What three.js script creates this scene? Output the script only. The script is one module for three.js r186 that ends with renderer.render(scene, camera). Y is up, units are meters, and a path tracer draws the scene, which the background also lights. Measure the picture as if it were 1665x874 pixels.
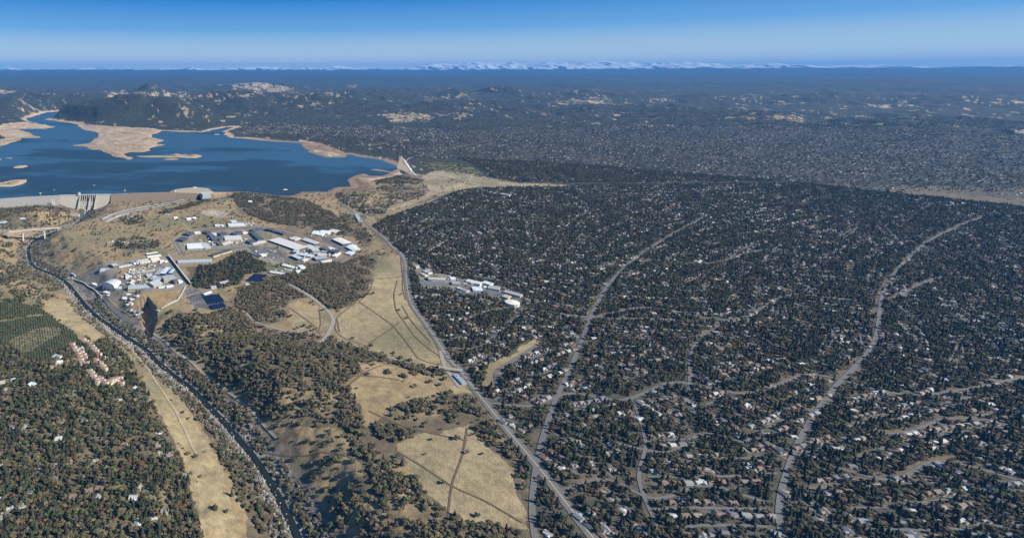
import * as THREE from 'three';
import { mergeGeometries } from 'three/addons/utils/BufferGeometryUtils.js';

// ---------------------------------------------------------------- camera, sky, sun, exposure
const FOC = 908, PCX = 423.5, PCY = 315, CAM = 900, PITCH = Math.atan(195 / 908);
const scene = new THREE.Scene();
const camera = new THREE.PerspectiveCamera(2 * Math.atan(559 / FOC) * 180 / Math.PI, 2483 / 1118, 5, 260000);
camera.position.set(0, CAM, 0);
camera.rotation.x = -PITCH;
camera.setViewOffset(2483, 1118, 818, 244, 1665, 874);
camera.updateProjectionMatrix();
scene.add(camera);

const renderer = new THREE.WebGLRenderer({ antialias: true });
renderer.toneMapping = THREE.LinearToneMapping;
renderer.toneMappingExposure = 1.62;
renderer.shadowMap.enabled = true;

const lerp = (a, b, t) => a + (b - a) * t;
const clamp = (x, a = 0, b = 1) => Math.min(b, Math.max(a, x));
const sstep = (a, b, x) => { const t = clamp((x - a) / (b - a)); return t * t * (3 - 2 * t); };
const table = (t, x) => {                                   // [[x, y], ...] read with straight lines between
  if (x <= t[0][0]) return t[0][1];
  for (let i = 1; i < t.length; i++) if (x < t[i][0]) return lerp(t[i - 1][1], t[i][1], (x - t[i - 1][0]) / (t[i][0] - t[i - 1][0]));
  return t[t.length - 1][1];
};
{
  const w = 512, h = 2048, d = new Float32Array(w * h * 4);
  // clear autumn sky: pale at the horizon, deepening fast
  const R = [[0, 0.90], [1.0, 0.88], [2.5, 0.54], [4.2, 0.18], [7, 0.028], [12, 0.03], [30, 0.05], [90, 0.055]];
  const G = [[0, 1.0], [1.0, 0.99], [2.5, 0.72], [4.2, 0.43], [7, 0.22], [12, 0.16], [30, 0.145], [90, 0.125]];
  const B = [[0, 0.93], [1.0, 0.92], [2.5, 0.79], [4.2, 0.76], [7, 0.62], [12, 0.45], [30, 0.35], [90, 0.29]];
  for (let y = 0; y < h; y++) {
    const el = (y + 0.5) / h * 180 - 90, r = table(R, el), g = table(G, el), b = table(B, el);
    for (let x = 0; x < w; x++) { const i = (y * w + x) * 4, q = 0.62; d[i] = r * q; d[i + 1] = g * q; d[i + 2] = b * q; d[i + 3] = 1; }
  }
  const t = new THREE.DataTexture(d, w, h, THREE.RGBAFormat, THREE.FloatType);
  t.mapping = THREE.EquirectangularReflectionMapping; t.magFilter = THREE.LinearFilter; t.needsUpdate = true;
  scene.background = t; scene.environment = t; scene.environmentIntensity = 1;
}
const SUN_AZ = 112 * Math.PI / 180, SUN_EL = 34 * Math.PI / 180;      // from forward, clockwise: from the right and slightly behind
const sun = new THREE.DirectionalLight(new THREE.Color(1.0, 0.93, 0.81), 4.7);
sun.position.set(Math.sin(SUN_AZ) * Math.cos(SUN_EL), Math.sin(SUN_EL), -Math.cos(SUN_AZ) * Math.cos(SUN_EL)).multiplyScalar(9000);
sun.castShadow = true; sun.name = 'sun';
Object.assign(sun.shadow.camera, { left: -9000, right: 9000, top: 9000, bottom: -9000, near: 10, far: 30000 });
scene.add(sun);
scene.fog = new THREE.FogExp2(new THREE.Color(0.085, 0.40, 1.0), 1.5e-5);

// ---------------------------------------------------------------- chance and noise
let seed = 12345;
const rnd = () => { seed = (seed + 0x6D2B79F5) | 0; let t = Math.imul(seed ^ (seed >>> 15), 1 | seed); t = (t + Math.imul(t ^ (t >>> 7), 61 | t)) ^ t; return ((t ^ (t >>> 14)) >>> 0) / 4294967296; };
const rr = (a, b) => a + (b - a) * rnd();
const hash = (x, y) => { let n = (Math.imul(x, 374761393) + Math.imul(y, 668265263)) | 0; n = Math.imul(n ^ (n >>> 13), 1274126177); return ((n ^ (n >>> 16)) >>> 0) / 4294967296; };
const noise = (x, y) => {
  const ix = Math.floor(x), iy = Math.floor(y), fx = x - ix, fy = y - iy, u = fx * fx * (3 - 2 * fx), v = fy * fy * (3 - 2 * fy);
  const a = hash(ix, iy), b = hash(ix + 1, iy), c = hash(ix, iy + 1), d = hash(ix + 1, iy + 1);
  return (a + (b - a) * u + (c - a) * v + (a - b - c + d) * u * v) * 2 - 1;
};
const fbm = (x, y, o) => { let s = 0, a = 0.5; for (let i = 0; i < o; i++) { s += a * noise(x, y); const t = x * 1.62 - y * 1.18 + 17.3; y = x * 1.18 + y * 1.62 + 5.7; x = t; a *= 0.5; } return s; };
const ridged = (x, y, o) => { let s = 0, a = 0.5; for (let i = 0; i < o; i++) { s += a * (1 - 2 * Math.abs(noise(x, y))); const t = x * 1.62 - y * 1.18 + 17.3; y = x * 1.18 + y * 1.62 + 5.7; x = t; a *= 0.5; } return s; };

// ---------------------------------------------------------------- surveying: where a sight line from the aircraft meets level ground
const CP = Math.cos(PITCH), SP = Math.sin(PITCH);
const ray = (px, py) => { const u = (px - PCX) / FOC, v = (PCY - py) / FOC; return [u, v * CP - SP, CP + v * SP]; };
const onPlane = (px, py, Y = 0) => { const d = ray(px, py), t = (CAM - Y) / -d[1]; return [d[0] * t, d[2] * t]; };
const topixel = (x, y, F) => { const dy = y - CAM, zc = F * CP - dy * SP, yc = dy * CP + F * SP; return [PCX + FOC * x / zc, PCY - FOC * yc / zc, zc]; };
const plan = (s, Y) => { const n = s.trim().split(/[\s,]+/).map(Number), o = []; for (let i = 0; i < n.length; i += 2) o.push(onPlane(n[i], n[i + 1], Y)); return o; };
const inside = (P, x, y) => { let c = false; for (let i = 0, j = P.length - 1; i < P.length; j = i++) { const a = P[i], b = P[j]; if ((a[1] > y) !== (b[1] > y) && x < (b[0] - a[0]) * (y - a[1]) / (b[1] - a[1]) + a[0]) c = !c; } return c; };
const segd2 = (x, y, a, b) => { const dx = b[0] - a[0], dy = b[1] - a[1], t = clamp(((x - a[0]) * dx + (y - a[1]) * dy) / (dx * dx + dy * dy + 1e-9)); const ex = x - a[0] - t * dx, ey = y - a[1] - t * dy; return ex * ex + ey * ey; };
const lineDist = (L, x, y) => { let m = 1e18; for (let i = 1; i < L.length; i++) { const d = segd2(x, y, L[i - 1], L[i]); if (d < m) m = d; } return Math.sqrt(m); };
const box = (P) => { let a = 1e9, b = -1e9, c = 1e9, d = -1e9; for (const p of P) { a = Math.min(a, p[0]); b = Math.max(b, p[0]); c = Math.min(c, p[1]); d = Math.max(d, p[1]); } return [a, b, c, d]; };

// ---------------------------------------------------------------- lake, islands, river
const LAKE = plan(`-260,338 -80,327 0,323 50,319.5 97,317.3 180,315.8 230,313.8 284,312.2 284,309 300,306.5 317,305 338,306.5 346,311.8 400,311.5
 449,317 464,319 478,317 487,314 490,310.5 505,312 517,310 535,311.5 543,305 559,304 571,303.5 565,292 576,285.5 592,281.5 600,285.5 620,286 626,284
 637,280.5 600,276 611,274 637,279 649,273 634,264.5 620,259.8 600,257 578,254 566.7,251 563.7,255 549,256.5 529.5,256 514.6,252 511,249 499.7,247 496.7,240 489,232.5
 462.5,231 437,229 422,227.5 400,225 372.6,223.8 368,219 362,214 371,209.5 383,206 372,206.7 348.8,210.4 337,213.4 329.5,214.9 311,214 289,214 265,212.6
 255,216 246,218.6 247.6,223.8 267,227.5 256.5,230.5 259.5,233.5 270.7,235.7 255,238 244.6,241 245,244.6 231,248 210,247.6 201,250.5 214,257 211,260 204,258 184.5,254
 181.5,250 166.7,246 157.7,242.4 153,243.5 147,242.4 143,239 131,237 117.6,237.2 119,235.5 143,233.5 150,229.8 149,227.5 157.7,222 162,216 149,213 129.5,209
 128,202 117,200.2 95,197 73.2,194.3 91.5,190 98.8,184.7 93,181 77,182 67.7,184.7 55,189 43,192 44,194.7 53,199 89.7,205.7 73,209.4 49.4,209.4 27.4,210
 45.8,215 62,221 67.7,224 36.6,224 34.8,226.8 18.3,232 0,237 -60,246 -260,255`, 0);
const ISLANDS = [
  `0,296.7 -30,300 0,303.7 22,302.7 36,299.5 42,296.5 44.6,291.5 22,292`, `22,271.4 32,269 42,269 44,271 35,273 23,273.2`, `5,256.5 15,255.2 26,256.5 15,258`,
  `224,253.9 244.6,253 274,252 285,249.6 298,251 305.6,251 317.6,250.2 333,253.9 317.6,256.5 304,256.5 289,255.2 274,256.5 259.5,255.7 241.7,256`, `-4,258.6 3,258 4,260 -4,260.6`,
  `262,258.6 285,257.4 289,259 270,260`, `349,217.8 353,217.2 356,218.4 351,219.2`, `470,244.2 480,243 488,245 478,246.6`,
].map((s) => plan(s, 0));
const RIVER_Y = -80;
const RIVER = plan(`144,336 142,345 139,350 132,358 118,366 98,373 80,380 64,386 52,394 46,404 47,416 50,428 60,436 76,442 93,449 107,459 118,471 132,488 146,504 161,517 183,532 201,545
 219,556 237,568 255,587 273,602 291,616 308,628 335,655 372,694 420,752 470,840 520,960`, RIVER_Y);
const CREST_L = plan(`-190,333 -80,327 0,322.7 50,319.2 97,317`, 12), CREST_R = plan(`180,315.5 230,313.5 285,311.8 322,312`, 12);
const CRESTS = [...CREST_L, ...CREST_R];

const SD = { x0: -8000, f0: 3000, n: 560, m: 520, c: 25, v: null };     // signed distance to the water's edge, + on land
{
  SD.v = new Float32Array(SD.n * SD.m);
  const all = [LAKE, ...ISLANDS];
  const segs = []; for (const P of all) for (let i = 0, j = P.length - 1; i < P.length; j = i++) segs.push([P[j], P[i]]);
  const B = box(LAKE), IB = ISLANDS.map(box);
  for (let j = 0; j < SD.m; j++) for (let i = 0; i < SD.n; i++) {
    const x = SD.x0 + i * SD.c, F = SD.f0 + j * SD.c; let m = 1e18;
    if (x < B[0] - 900 || x > B[1] + 900 || F < B[2] - 900 || F > B[3] + 900) { SD.v[j * SD.n + i] = 900; continue; }
    for (const s of segs) { const d = segd2(x, F, s[0], s[1]); if (d < m) m = d; }
    let wet = inside(LAKE, x, F);
    if (wet) for (let k = 0; k < IB.length; k++) { const b = IB[k]; if (x > b[0] && x < b[1] && F > b[2] && F < b[3] && inside(ISLANDS[k], x, F)) { wet = false; break; } }
    SD.v[j * SD.n + i] = (wet ? -1 : 1) * Math.min(900, Math.sqrt(m));
  }
}
const lakeDist = (x, F) => {
  const a = (x - SD.x0) / SD.c, b = (F - SD.f0) / SD.c, i = Math.floor(a), j = Math.floor(b);
  if (i < 0 || j < 0 || i >= SD.n - 1 || j >= SD.m - 1) return 900;
  const u = a - i, v = b - j, k = j * SD.n + i, V = SD.v;
  return (V[k] * (1 - u) + V[k + 1] * u) * (1 - v) + (V[k + SD.n] * (1 - u) + V[k + SD.n + 1] * u) * v;
};
const RB = box(RIVER);
const river = (x, F) => {                                          // [distance, true on the right bank]
  if (x < RB[0] - 500 || x > RB[1] + 500 || F < RB[2] - 500 || F > RB[3] + 500) return [1e4, false];
  let m = 1e18, k = 1; for (let i = 1; i < RIVER.length; i++) { const d = segd2(x, F, RIVER[i - 1], RIVER[i]); if (d < m) { m = d; k = i; } }
  const a = RIVER[k - 1], b = RIVER[k];
  return [Math.sqrt(m), (b[0] - a[0]) * (F - a[1]) - (b[1] - a[1]) * (x - a[0]) > 0];
};

// ---------------------------------------------------------------- the lie of the land
const PROFILE = [[0, -14], [2500, -10], [4200, -2], [6500, 12], [9200, 16], [12000, 45], [15000, 105], [19000, 190], [26000, 300], [38000, 500], [55000, 830], [75000, 1270], [82000, 1200], [90000, 1300], [104000, 1450], [112000, 700]];
const peakY = [[-500, 110], [-200, 112], [0, 113], [12, 110.5], [22, 111.5], [40, 113.5], [130, 112.5], [150, 111], [165, 110.7], [185, 113], [205, 111.5], [230, 113.3], [275, 111.2], [290, 112], [312, 110.5], [330, 113], [365, 112], [415, 109.8], [445, 109.6],
  [465, 112], [482, 110.8], [500, 111.5], [520, 111.8], [548, 108.9], [565, 110.5], [585, 111], [630, 113.4], [662, 111.5], [690, 108.2], [702, 106], [722, 105.4], [745, 106.5], [768, 104], [792, 104.5], [800, 106], [822, 103.6], [834, 103.2], [847, 104],
  [880, 102.8], [920, 104.5], [980, 102], [1040, 105], [1100, 103.5], [1180, 107], [1260, 105], [1340, 108.5], [1430, 107], [1520, 110], [1665, 108], [2100, 110]];
const HILLS = [];      // x, F, height gained, radius across, radius deep
const hill = (px, F, topY, rx, rf) => { const y = CAM - (topY - 120) * F / FOC, x = (px - PCX) / FOC * (F * CP + (CAM - y) * SP); HILLS.push([x, F, y - table(PROFILE, Math.hypot(x, F)), rx, rf]); };
hill(236, 10900, 167, 620, 620); hill(286, 10700, 170, 380, 520); hill(330, 10400, 180, 380, 420); hill(150, 11600, 169, 900, 700); hill(195, 11000, 178, 600, 500);
hill(245, 17500, 140, 550, 700); hill(40, 12500, 163, 900, 600); hill(500, 13800, 157, 1300, 800); hill(410, 14500, 156, 900, 800); hill(590, 16500, 150, 1500, 900);
hill(815, 17500, 143, 800, 1200); hill(737, 17000, 149, 450, 800); hill(690, 16800, 157, 1500, 900); hill(405, 23000, 136, 1300, 900); hill(470, 23500, 139, 900, 800); hill(680, 22000, 142, 1300, 900); hill(560, 20000, 149, 1600, 800); hill(120, 15500, 152, 1600, 800); hill(30, 19000, 146, 1500, 900); hill(330, 14500, 158, 900, 700); hill(640, 12500, 176, 1400, 700); hill(760, 13500, 168, 1300, 700); hill(450, 11800, 180, 900, 500);
hill(960, 16000, 150, 1100, 1000); hill(1120, 15000, 155, 1200, 1000); hill(1330, 14500, 150, 1300, 1000); hill(1550, 13500, 155, 1500, 1000); hill(880, 21000, 144, 1500, 900);
for (const [px, py, a, rx, rf] of [[352, 326, 26, 130, 110], [300, 345, 10, 160, 120], [440, 328, 30, 240, 130], [500, 342, 18, 240, 150], [405, 322, 16, 130, 110], [540, 455, 18, 190, 190], [500, 590, 22, 260, 170], [470, 470, 12, 150, 120], [600, 310, 8, 200, 150]]) {
  const p = onPlane(px, py, 0); HILLS.push([p[0], p[1], a, rx, rf]);
}
const PIT = plan(`226,486 240,482 252,494 254,505 246,520 240,528 233,515 230,500`, -12);
const PITB = box(PIT);
const rawLand = (x, F) => {
  const R = Math.hypot(x, F);
  let h = table(PROFILE, R);
  const near = 1 - sstep(7500, 10500, R), far = sstep(8800, 12500, R), deep = sstep(18000, 34000, R), end = sstep(74000, 92000, R);
  if (near > 0) h += near * (10 * fbm(x / 420 + 3.1, F / 420, 4) + 9 * fbm(x / 1300, F / 1300 + 8.2, 2));
  if (far > 0) h += far * (1 - end) * (95 * ridged(x / 1500 + 1.7, F / 1500, 6) + 60 * fbm(x / 4200, F / 4200, 4) + 45 * ridged(x / 520, F / 520, 3)) * (1 - 0.5 * deep) ;
  if (deep > 0) h += deep * (1 - end * 0.6) * (230 * ridged(x / 7800 + 9.1, F / 9800, 5));
  for (const k of HILLS) { const a = (x - k[0]) / k[3], b = (F - k[1]) / k[4], q = a * a + b * b; if (q < 9) h += k[2] * Math.exp(-q * 0.9) * (1 + 0.20 * far * ridged(x / 430 + 2.2, F / 430, 4)); }
  if (R > 84000) {                                                  // the snowy range
    const zc = F * CP, px = PCX + FOC * x / zc, top = 900 + (120 - table(peakY, px)) / FOC * 99000 * F / R;
    const k = 1 - Math.abs(R - 99000) / 9500;
    if (k > 0) h = Math.max(h, lerp(1200, top, Math.pow(k, 0.8)) + (140 * ridged(x / 4300, F / 4300, 3) + 340 * ridged(x / 1150, F / 2600, 4)) * sstep(0, 0.5, k) * clamp((top - 1500) / 800, 0.15, 1));
  }
  return h;
};
const land = (x, F) => {
  let h = rawLand(x, F);
  const R = Math.hypot(x, F);
  if (R > 16000) return h;
  if (F > 3000 && F < 5200 && x < -200) { const dc = Math.min(lineDist(CREST_L, x, F), lineDist(CREST_R, x, F)); h = lerp(-36, h, sstep(70, 430, dc)); }
  const [dr, rightBank] = river(x, F);
  if (dr < 480) {
    const w = rightBank ? 215 : 330, rough = 1 + 0.22 * fbm(x / 60, F / 60, 3);
    h = lerp(RIVER_Y - 2, h, rightBank ? sstep(10, w, dr * rough) : Math.pow(sstep(10, w, dr * rough), 0.75));
  }
  if (x > PITB[0] - 5 && x < PITB[1] + 5 && F > PITB[2] - 5 && F < PITB[3] + 5 && inside(PIT, x, F)) h -= 32;
  let d = lakeDist(x, F);
  if (d < 700) {
    if (R > 5200 && d > -150) d += 62 * fbm(x / 150, F / 230, 5) * sstep(5200, 6500, R);
    if (d < 0) return Math.max(-22, d * 0.10 - 0.4 + 2.5 * Math.min(1, -d / 60) * noise(x / 90, F / 90) * 0);
    const w = R < 4700 ? 70 : 480, s = sstep(0, w, d);
    h = lerp(Math.min(d * 0.055, 13) + 0.3 + Math.min(1, d / 120) * 2.2 * (noise(x / 120, F / 120) + 0.6), R < 4700 ? h : Math.max(h, 7), s);
  }
  return h;
};
const at = (px, py) => {                                            // ground point [x, y, F] under a sight line
  const d = ray(px, py); let t = 500, step = 60;
  if (d[1] > -0.004) return [d[0] * 80000, 900, d[2] * 80000];
  while (t < 82000) { const n = t + step; if (CAM + d[1] * n < land(d[0] * n, d[2] * n)) { let a = t, b = n; for (let i = 0; i < 14; i++) { const m = (a + b) / 2; if (CAM + d[1] * m < land(d[0] * m, d[2] * m)) b = m; else a = m; } return [d[0] * b, CAM + d[1] * b, d[2] * b]; } t = n; step = Math.max(25, t * 0.012); }
  return [d[0] * 70000, 0, d[2] * 70000];
};
const poly = (s) => { const n = s.trim().split(/[\s,]+/).map(Number), o = []; for (let i = 0; i < n.length; i += 2) { const p = at(n[i], n[i + 1]); o.push([p[0], p[2]]); } return o; };
const V = (x, y, F) => new THREE.Vector3(x, y, -F);
// ---------------------------------------------------------------- zones of ground cover
// ground: linear base colours; trees and houses per hectare; mix: [oak, bare oak, conifer, broadleaf autumn, grey scrub]
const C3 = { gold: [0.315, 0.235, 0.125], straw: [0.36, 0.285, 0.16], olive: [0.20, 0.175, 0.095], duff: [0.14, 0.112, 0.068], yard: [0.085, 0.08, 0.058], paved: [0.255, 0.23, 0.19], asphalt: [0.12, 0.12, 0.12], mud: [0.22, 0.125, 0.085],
  sand: [0.50, 0.40, 0.27], rock: [0.24, 0.22, 0.20], green: [0.10, 0.13, 0.045], forest: [0.030, 0.036, 0.027], soil: [0.21, 0.165, 0.115], pale: [0.40, 0.325, 0.21], lawn: [0.12, 0.15, 0.055] };
const ZONES = [];
const zone = (name, s, o) => { const P = poly(s); ZONES.push({ name, P, b: box(P), ...o }); };
zone('north_slope', `0,340 60,336 110,345 170,362 210,345 300,327 350,316 372,330 400,352 440,364 360,362 320,372 290,384 285,400 240,410 160,432 118,450 90,440 65,430 60,400 95,372 0,372`, { c: C3.gold, c2: C3.olive, trees: 10, mix: [5, 2, 1, 0, 2] });
zone('dam_flat', `0,339 60,336 112,340 125,352 90,366 0,374`, { c: C3.duff, c2: C3.gold, trees: 40, mix: [6, 1, 2, 0, 2] });
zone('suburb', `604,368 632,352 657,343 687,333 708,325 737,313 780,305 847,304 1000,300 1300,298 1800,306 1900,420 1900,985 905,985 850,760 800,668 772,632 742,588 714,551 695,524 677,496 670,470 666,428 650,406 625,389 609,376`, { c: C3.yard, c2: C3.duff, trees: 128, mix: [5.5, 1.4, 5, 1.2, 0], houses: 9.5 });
zone('far_suburb', `700,240 760,262 800,288 847,297 1000,296 1300,294 1800,300 1800,215 1100,205 847,205 760,212 690,225`, { c: [0.03, 0.034, 0.025], c2: [0.062, 0.058, 0.042], trees: 80, mix: [6, 1, 3, 1, 0], houses: 1.5 });
zone('lake_suburb', `545,312 600,318 640,326 632,345 605,352 575,340 550,325`, { c: C3.yard, c2: C3.gold, trees: 60, mix: [6, 2, 2, 0, 0], houses: 3.5 });
zone('ridge_wood', `368,313 400,312 455,320 500,326 525,338 548,350 565,368 578,386 545,381 500,374 455,364 425,357 404,349 388,335`, { c: C3.duff, c2: C3.soil, trees: 150, mix: [5, 5, 1.2, 0, 1] });
zone('town_wood', `303,433 345,431 362,424 388,410 404,409 412,422 432,428 440,440 400,446 388,462 350,470 318,468 305,452`, { c: C3.duff, c2: C3.green, trees: 140, mix: [4, 1, 6, 2.6, 0] });
zone('oak_hill', `436,452 478,440 520,428 575,421 598,415 608,424 610,440 598,472 582,491 548,504 524,496 502,482 470,488 462,520 430,528 400,520 384,500 384,468 410,458`, { c: C3.duff, c2: C3.soil, trees: 160, mix: [4, 6, 0.4, 0, 1] });
zone('low_wood', `248,542 268,520 300,506 340,512 372,500 386,500 400,522 440,537 520,546 548,551 600,568 650,583 700,596 722,603 706,613 640,593 612,587 580,591 588,606 568,626 600,700 690,985 505,985 440,800 372,690 330,640 300,605 272,570`, { c: C3.duff, c2: C3.gold, trees: 150, mix: [7, 5.5, 0.5, 0.2, 0.6] });
zone('low_wood_east', `700,985 600,700 640,660 720,640 770,640 800,675 850,765 905,985`, { c: C3.duff, c2: C3.gold, trees: 120, mix: [7, 3, 0.7, 0, 0.6] });
zone('west_bank', `-120,380 0,380 38,390 44,428 62,447 108,464 122,478 100,484 66,487 0,482 -120,480`, { c: C3.gold, c2: C3.duff, trees: 48, mix: [7, 2, 1, 0, 1.5] });
zone('west_belt', `-120,478 0,482 40,480 66,488 70,500 40,494 0,492 -120,490`, { c: C3.duff, c2: C3.olive, trees: 110, mix: [6, 1, 3, 0, 0] });
zone('orchard', `-120,492 0,492 40,495 69,503 94,523 124,545 127,553 104,563 76,590 48,586 20,568 0,558 -120,556`, { c: C3.olive, c2: C3.soil, trees: 0, mix: [1] });
zone('condo_wood', `-150,558 0,558 22,568 46,588 76,591 106,564 129,554 140,548 152,559 166,550 186,560 212,588 236,618 262,652 330,760 400,985 -300,985`, { c: C3.duff, c2: C3.olive, trees: 135, mix: [6, 0.6, 4, 1.6, 0], houses: 2.2 });
zone('river_meadow', `118,470 135,488 160,518 196,548 228,578 262,612 290,640 350,740 420,985 360,985 300,760 250,660 212,586 186,558 160,540 133,512 112,486`, { c: C3.straw, c2: C3.olive, trees: 3, mix: [5, 2, 0, 0, 3] });
zone('west_field', `65,490 84,488 108,488 128,502 133,516 148,530 166,545 152,559 138,546 112,531 95,523 80,508`, { c: C3.straw, c2: C3.gold, trees: 0.3, mix: [1] });
zone('big_field', `613,417 650,416.5 655,430 656,470 660,486 669,501 690,530 711,560 717,590 700,593 640,579 600,566 570,556 547,548 548,535 546,520 556,505 584,491 598,473 609,448`, { c: C3.straw, c2: C3.olive, trees: 0, mix: [1] });
zone('small_field', `468,494 482,488 515,499 521,510 521,532 512,542 490,541 480,532 470,518`, { c: C3.straw, c2: C3.gold, trees: 0.5, mix: [1] });
zone('road_field', `523,506 533,508 537,520 534,533 526,545 521,545 523,525`, { c: C3.olive, c2: C3.gold, trees: 0, mix: [1] });
zone('low_field', `569,628 592,607 582,592 612,588 640,594 700,612 735,620 770,640 720,640 640,658 600,690`, { c: C3.gold, c2: C3.straw, trees: 2.5, mix: [8, 1, 0, 0, 0] });
zone('south_field', `640,720 760,690 830,760 860,860 760,850 690,800`, { c: C3.straw, c2: C3.olive, trees: 3, mix: [8, 1, 0, 0, 0] });
zone('canal_slope', `296,600 332,642 380,690 445,690 520,700 590,772 560,985 430,985 400,840 345,720 300,650`, { c: C3.duff, c2: C3.gold, trees: 85, mix: [6, 3, 0.5, 0, 1.5] });
zone('knoll_field', `420,720 480,690 560,700 590,770 520,800 450,780`, { c: C3.gold, c2: C3.duff, trees: 45, mix: [8, 2, 0, 0, 0] });
zone('verge', `560,395 610,400 650,414 613,416 600,414 580,418`, { c: C3.gold, c2: C3.olive, trees: 20, mix: [5, 4, 0, 0, 2] });
zone('verge_wood', `552,343 575,351 591,367 606,386 604,397 584,396 572,378 556,362`, { c: C3.duff, c2: C3.gold, trees: 62, mix: [6, 3, 1, 0, 1] });
zone('prison_knoll', `246,528 262,505 290,490 322,497 330,508 300,508 270,522 256,540`, { c: C3.gold, c2: C3.olive, trees: 2, mix: [6, 3, 0, 0, 0] });
zone('cliff_top', `200,478 240,472 298,470 290,487 270,494 258,508 252,494 240,482 226,485`, { c: [0.36, 0.25, 0.12], c2: C3.gold, trees: 3, mix: [1, 1, 0, 0, 2] });
zone('hillside_houses', `170,389 215,384 258,391 264,402 230,406 196,405`, { c: C3.olive, c2: C3.gold, trees: 62, mix: [6, 1, 4, 1, 0] });
zone('hut_trees', `194,353 230,350 238,360 212,366 198,364`, { c: C3.duff, c2: C3.gold, trees: 62, mix: [6, 1, 2, 0, 0] });
zone('channel_trees', `252,347 272,341.5 300,334 322,328 344,318.5 348,320.5 326,332 302,339 270,348`, { c: C3.duff, c2: C3.gold, trees: 120, mix: [7, 1, 1, 0, 0] });
zone('dirt_cut', `328,344 345,341 370,345.5 380,353 356,354 334,350`, { c: [0.40, 0.36, 0.29], c2: C3.gold, trees: 3, mix: [1, 0, 0, 0, 2] });
zone('upper_lot', `348,367 372,362 400,361 430,366 420,371 360,370`, { c: C3.paved, c2: C3.gold, trees: 3, mix: [2, 0, 1, 0, 0] });
zone('green_slope', `196,404 232,405 262,403 268,410 236,412 200,411`, { c: C3.olive, c2: C3.lawn, trees: 10, mix: [6, 1, 2, 1, 0] });
zone('old_yard', `122,452 162,433 232,419 274,416 296,440 310,466 298,472 240,474 222,480 200,489 176,488 150,468`, { c: C3.paved, c2: C3.soil, trees: 3, mix: [3, 0, 3, 1, 0] });
zone('old_hill', `185,440 208,438 214,452 200,456 188,450`, { c: C3.gold, c2: C3.soil, trees: 8, mix: [4, 1, 0, 0, 2] });
zone('new_yard', `286,388 306,378 330,373 380,371 430,373 470,381 510,393 556,408 578,418 560,428 505,428 470,428 440,414 352,409 304,413`, { c: C3.paved, c2: C3.soil, trees: 0, mix: [1] });
zone('bare_strip', `318,374 350,368 430,367 480,376 520,388 500,392 460,381 420,374 360,374`, { c: C3.soil, c2: C3.duff, trees: 0, mix: [1] });
for (const [n, s] of [['a', `313,384 325,380 338,383 343,390 336,394 318,393`], ['b', `345,386 356,385 360,391 350,394`], ['c', `418,378 436,378 446,384 440,389 424,388`]]) zone('yard_' + n, s, { c: C3.olive, c2: C3.lawn, trees: 0, mix: [1] });
zone('yard_lawn', `226,457 238,453 243,457 232,461`, { c: C3.lawn, c2: C3.lawn, trees: 0, mix: [1] });
zone('lower_lot', `300,470 316,468 330,474 340,476 368,492 366,504 338,503 318,499 306,486`, { c: C3.asphalt, c2: C3.paved, trees: 0, mix: [1] });
zone('staff_lot', `404,401 440,398 470,412 464,432 440,428 418,421`, { c: C3.asphalt, c2: C3.paved, trees: 3, mix: [0, 0, 3, 1, 0] });
zone('low_lot', `432,433 462,428 498,430 500,438 462,447 436,447`, { c: C3.paved, c2: C3.lawn, trees: 4, mix: [2, 0, 2, 0, 0] });
zone('east_lot', `520,384 545,386 580,412 574,417 548,404 525,392`, { c: C3.asphalt, c2: C3.asphalt, trees: 0, mix: [1] });
zone('shops', `668,424 684,428 694,446 720,444 745,450 780,458 815,472 852,486 848,500 812,488 770,479 735,468 700,470 684,464 680,448`, { c: C3.paved, c2: C3.asphalt, trees: 7, mix: [3, 0, 3, 1, 0], houses: 0.01 });
zone('vacant_lot', `783,629 790,610 797,590 812,583 830,578 847,560 875,548 880,560 850,580 820,600 810,629`, { c: C3.straw, c2: C3.olive, trees: 0.5, mix: [1], houses: 0.01 });
zone('salt_fields', `596,332 600,310 640,302 690,292 688,284 712,277 770,283 847,299 960,304 840,303 770,305 715,313 690,326 655,336 628,343`, { c: C3.pale, c2: C3.olive, trees: 1.2, mix: [8, 1, 1, 0, 0], houses: 0.01 });
zone('salt_fields_west', `592,334 597,312 622,303 655,297 690,300 700,308 690,318 668,326 640,333 628,343`, { c: C3.duff, c2: C3.straw, trees: 30, mix: [8, 2, 1, 0, 0], houses: 0.6 });
zone('dike_wood', `600,287 630,284 668,289 690,294 680,299 640,299 604,296`, { c: C3.forest, c2: C3.duff, trees: 90, mix: [8, 1, 1, 0, 0], houses: 0.01 });
zone('marsh', `686,264 715,261 742,266 768,272 790,284 765,283 710,275 688,272`, { c: C3.green, c2: C3.olive, trees: 40, mix: [4, 1, 0, 0, 3], houses: 0.01 });
zone('mud_shore', `486,226 520,232 560,247 620,256 648,268 652,284 620,292 575,304 566,292 600,270 560,262 510,258 490,240`, { c: C3.mud, c2: C3.sand, trees: 0, mix: [1], houses: 0.01, shore: 1 });
zone('sand_point', `120,201 160,203 205,206 240,208 270,212 330,214 300,219 262,240 215,262 150,245 115,238`, { c: C3.sand, c2: [0.36, 0.26, 0.16], trees: 0.4, mix: [1], houses: 0.01, shore: 1 });
zone('west_sand', `-200,203 0,203 40,198 92,205 70,212 70,225 36,228 0,240 -200,260`, { c: C3.sand, c2: [0.42, 0.31, 0.2], trees: 0, mix: [1], houses: 0.01, shore: 1 });
zone('west_copse', `-60,220 0,219.5 8,223 6,226 -60,229`, { c: C3.forest, c2: C3.duff, trees: 20, mix: [1], houses: 0.01 });
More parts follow.
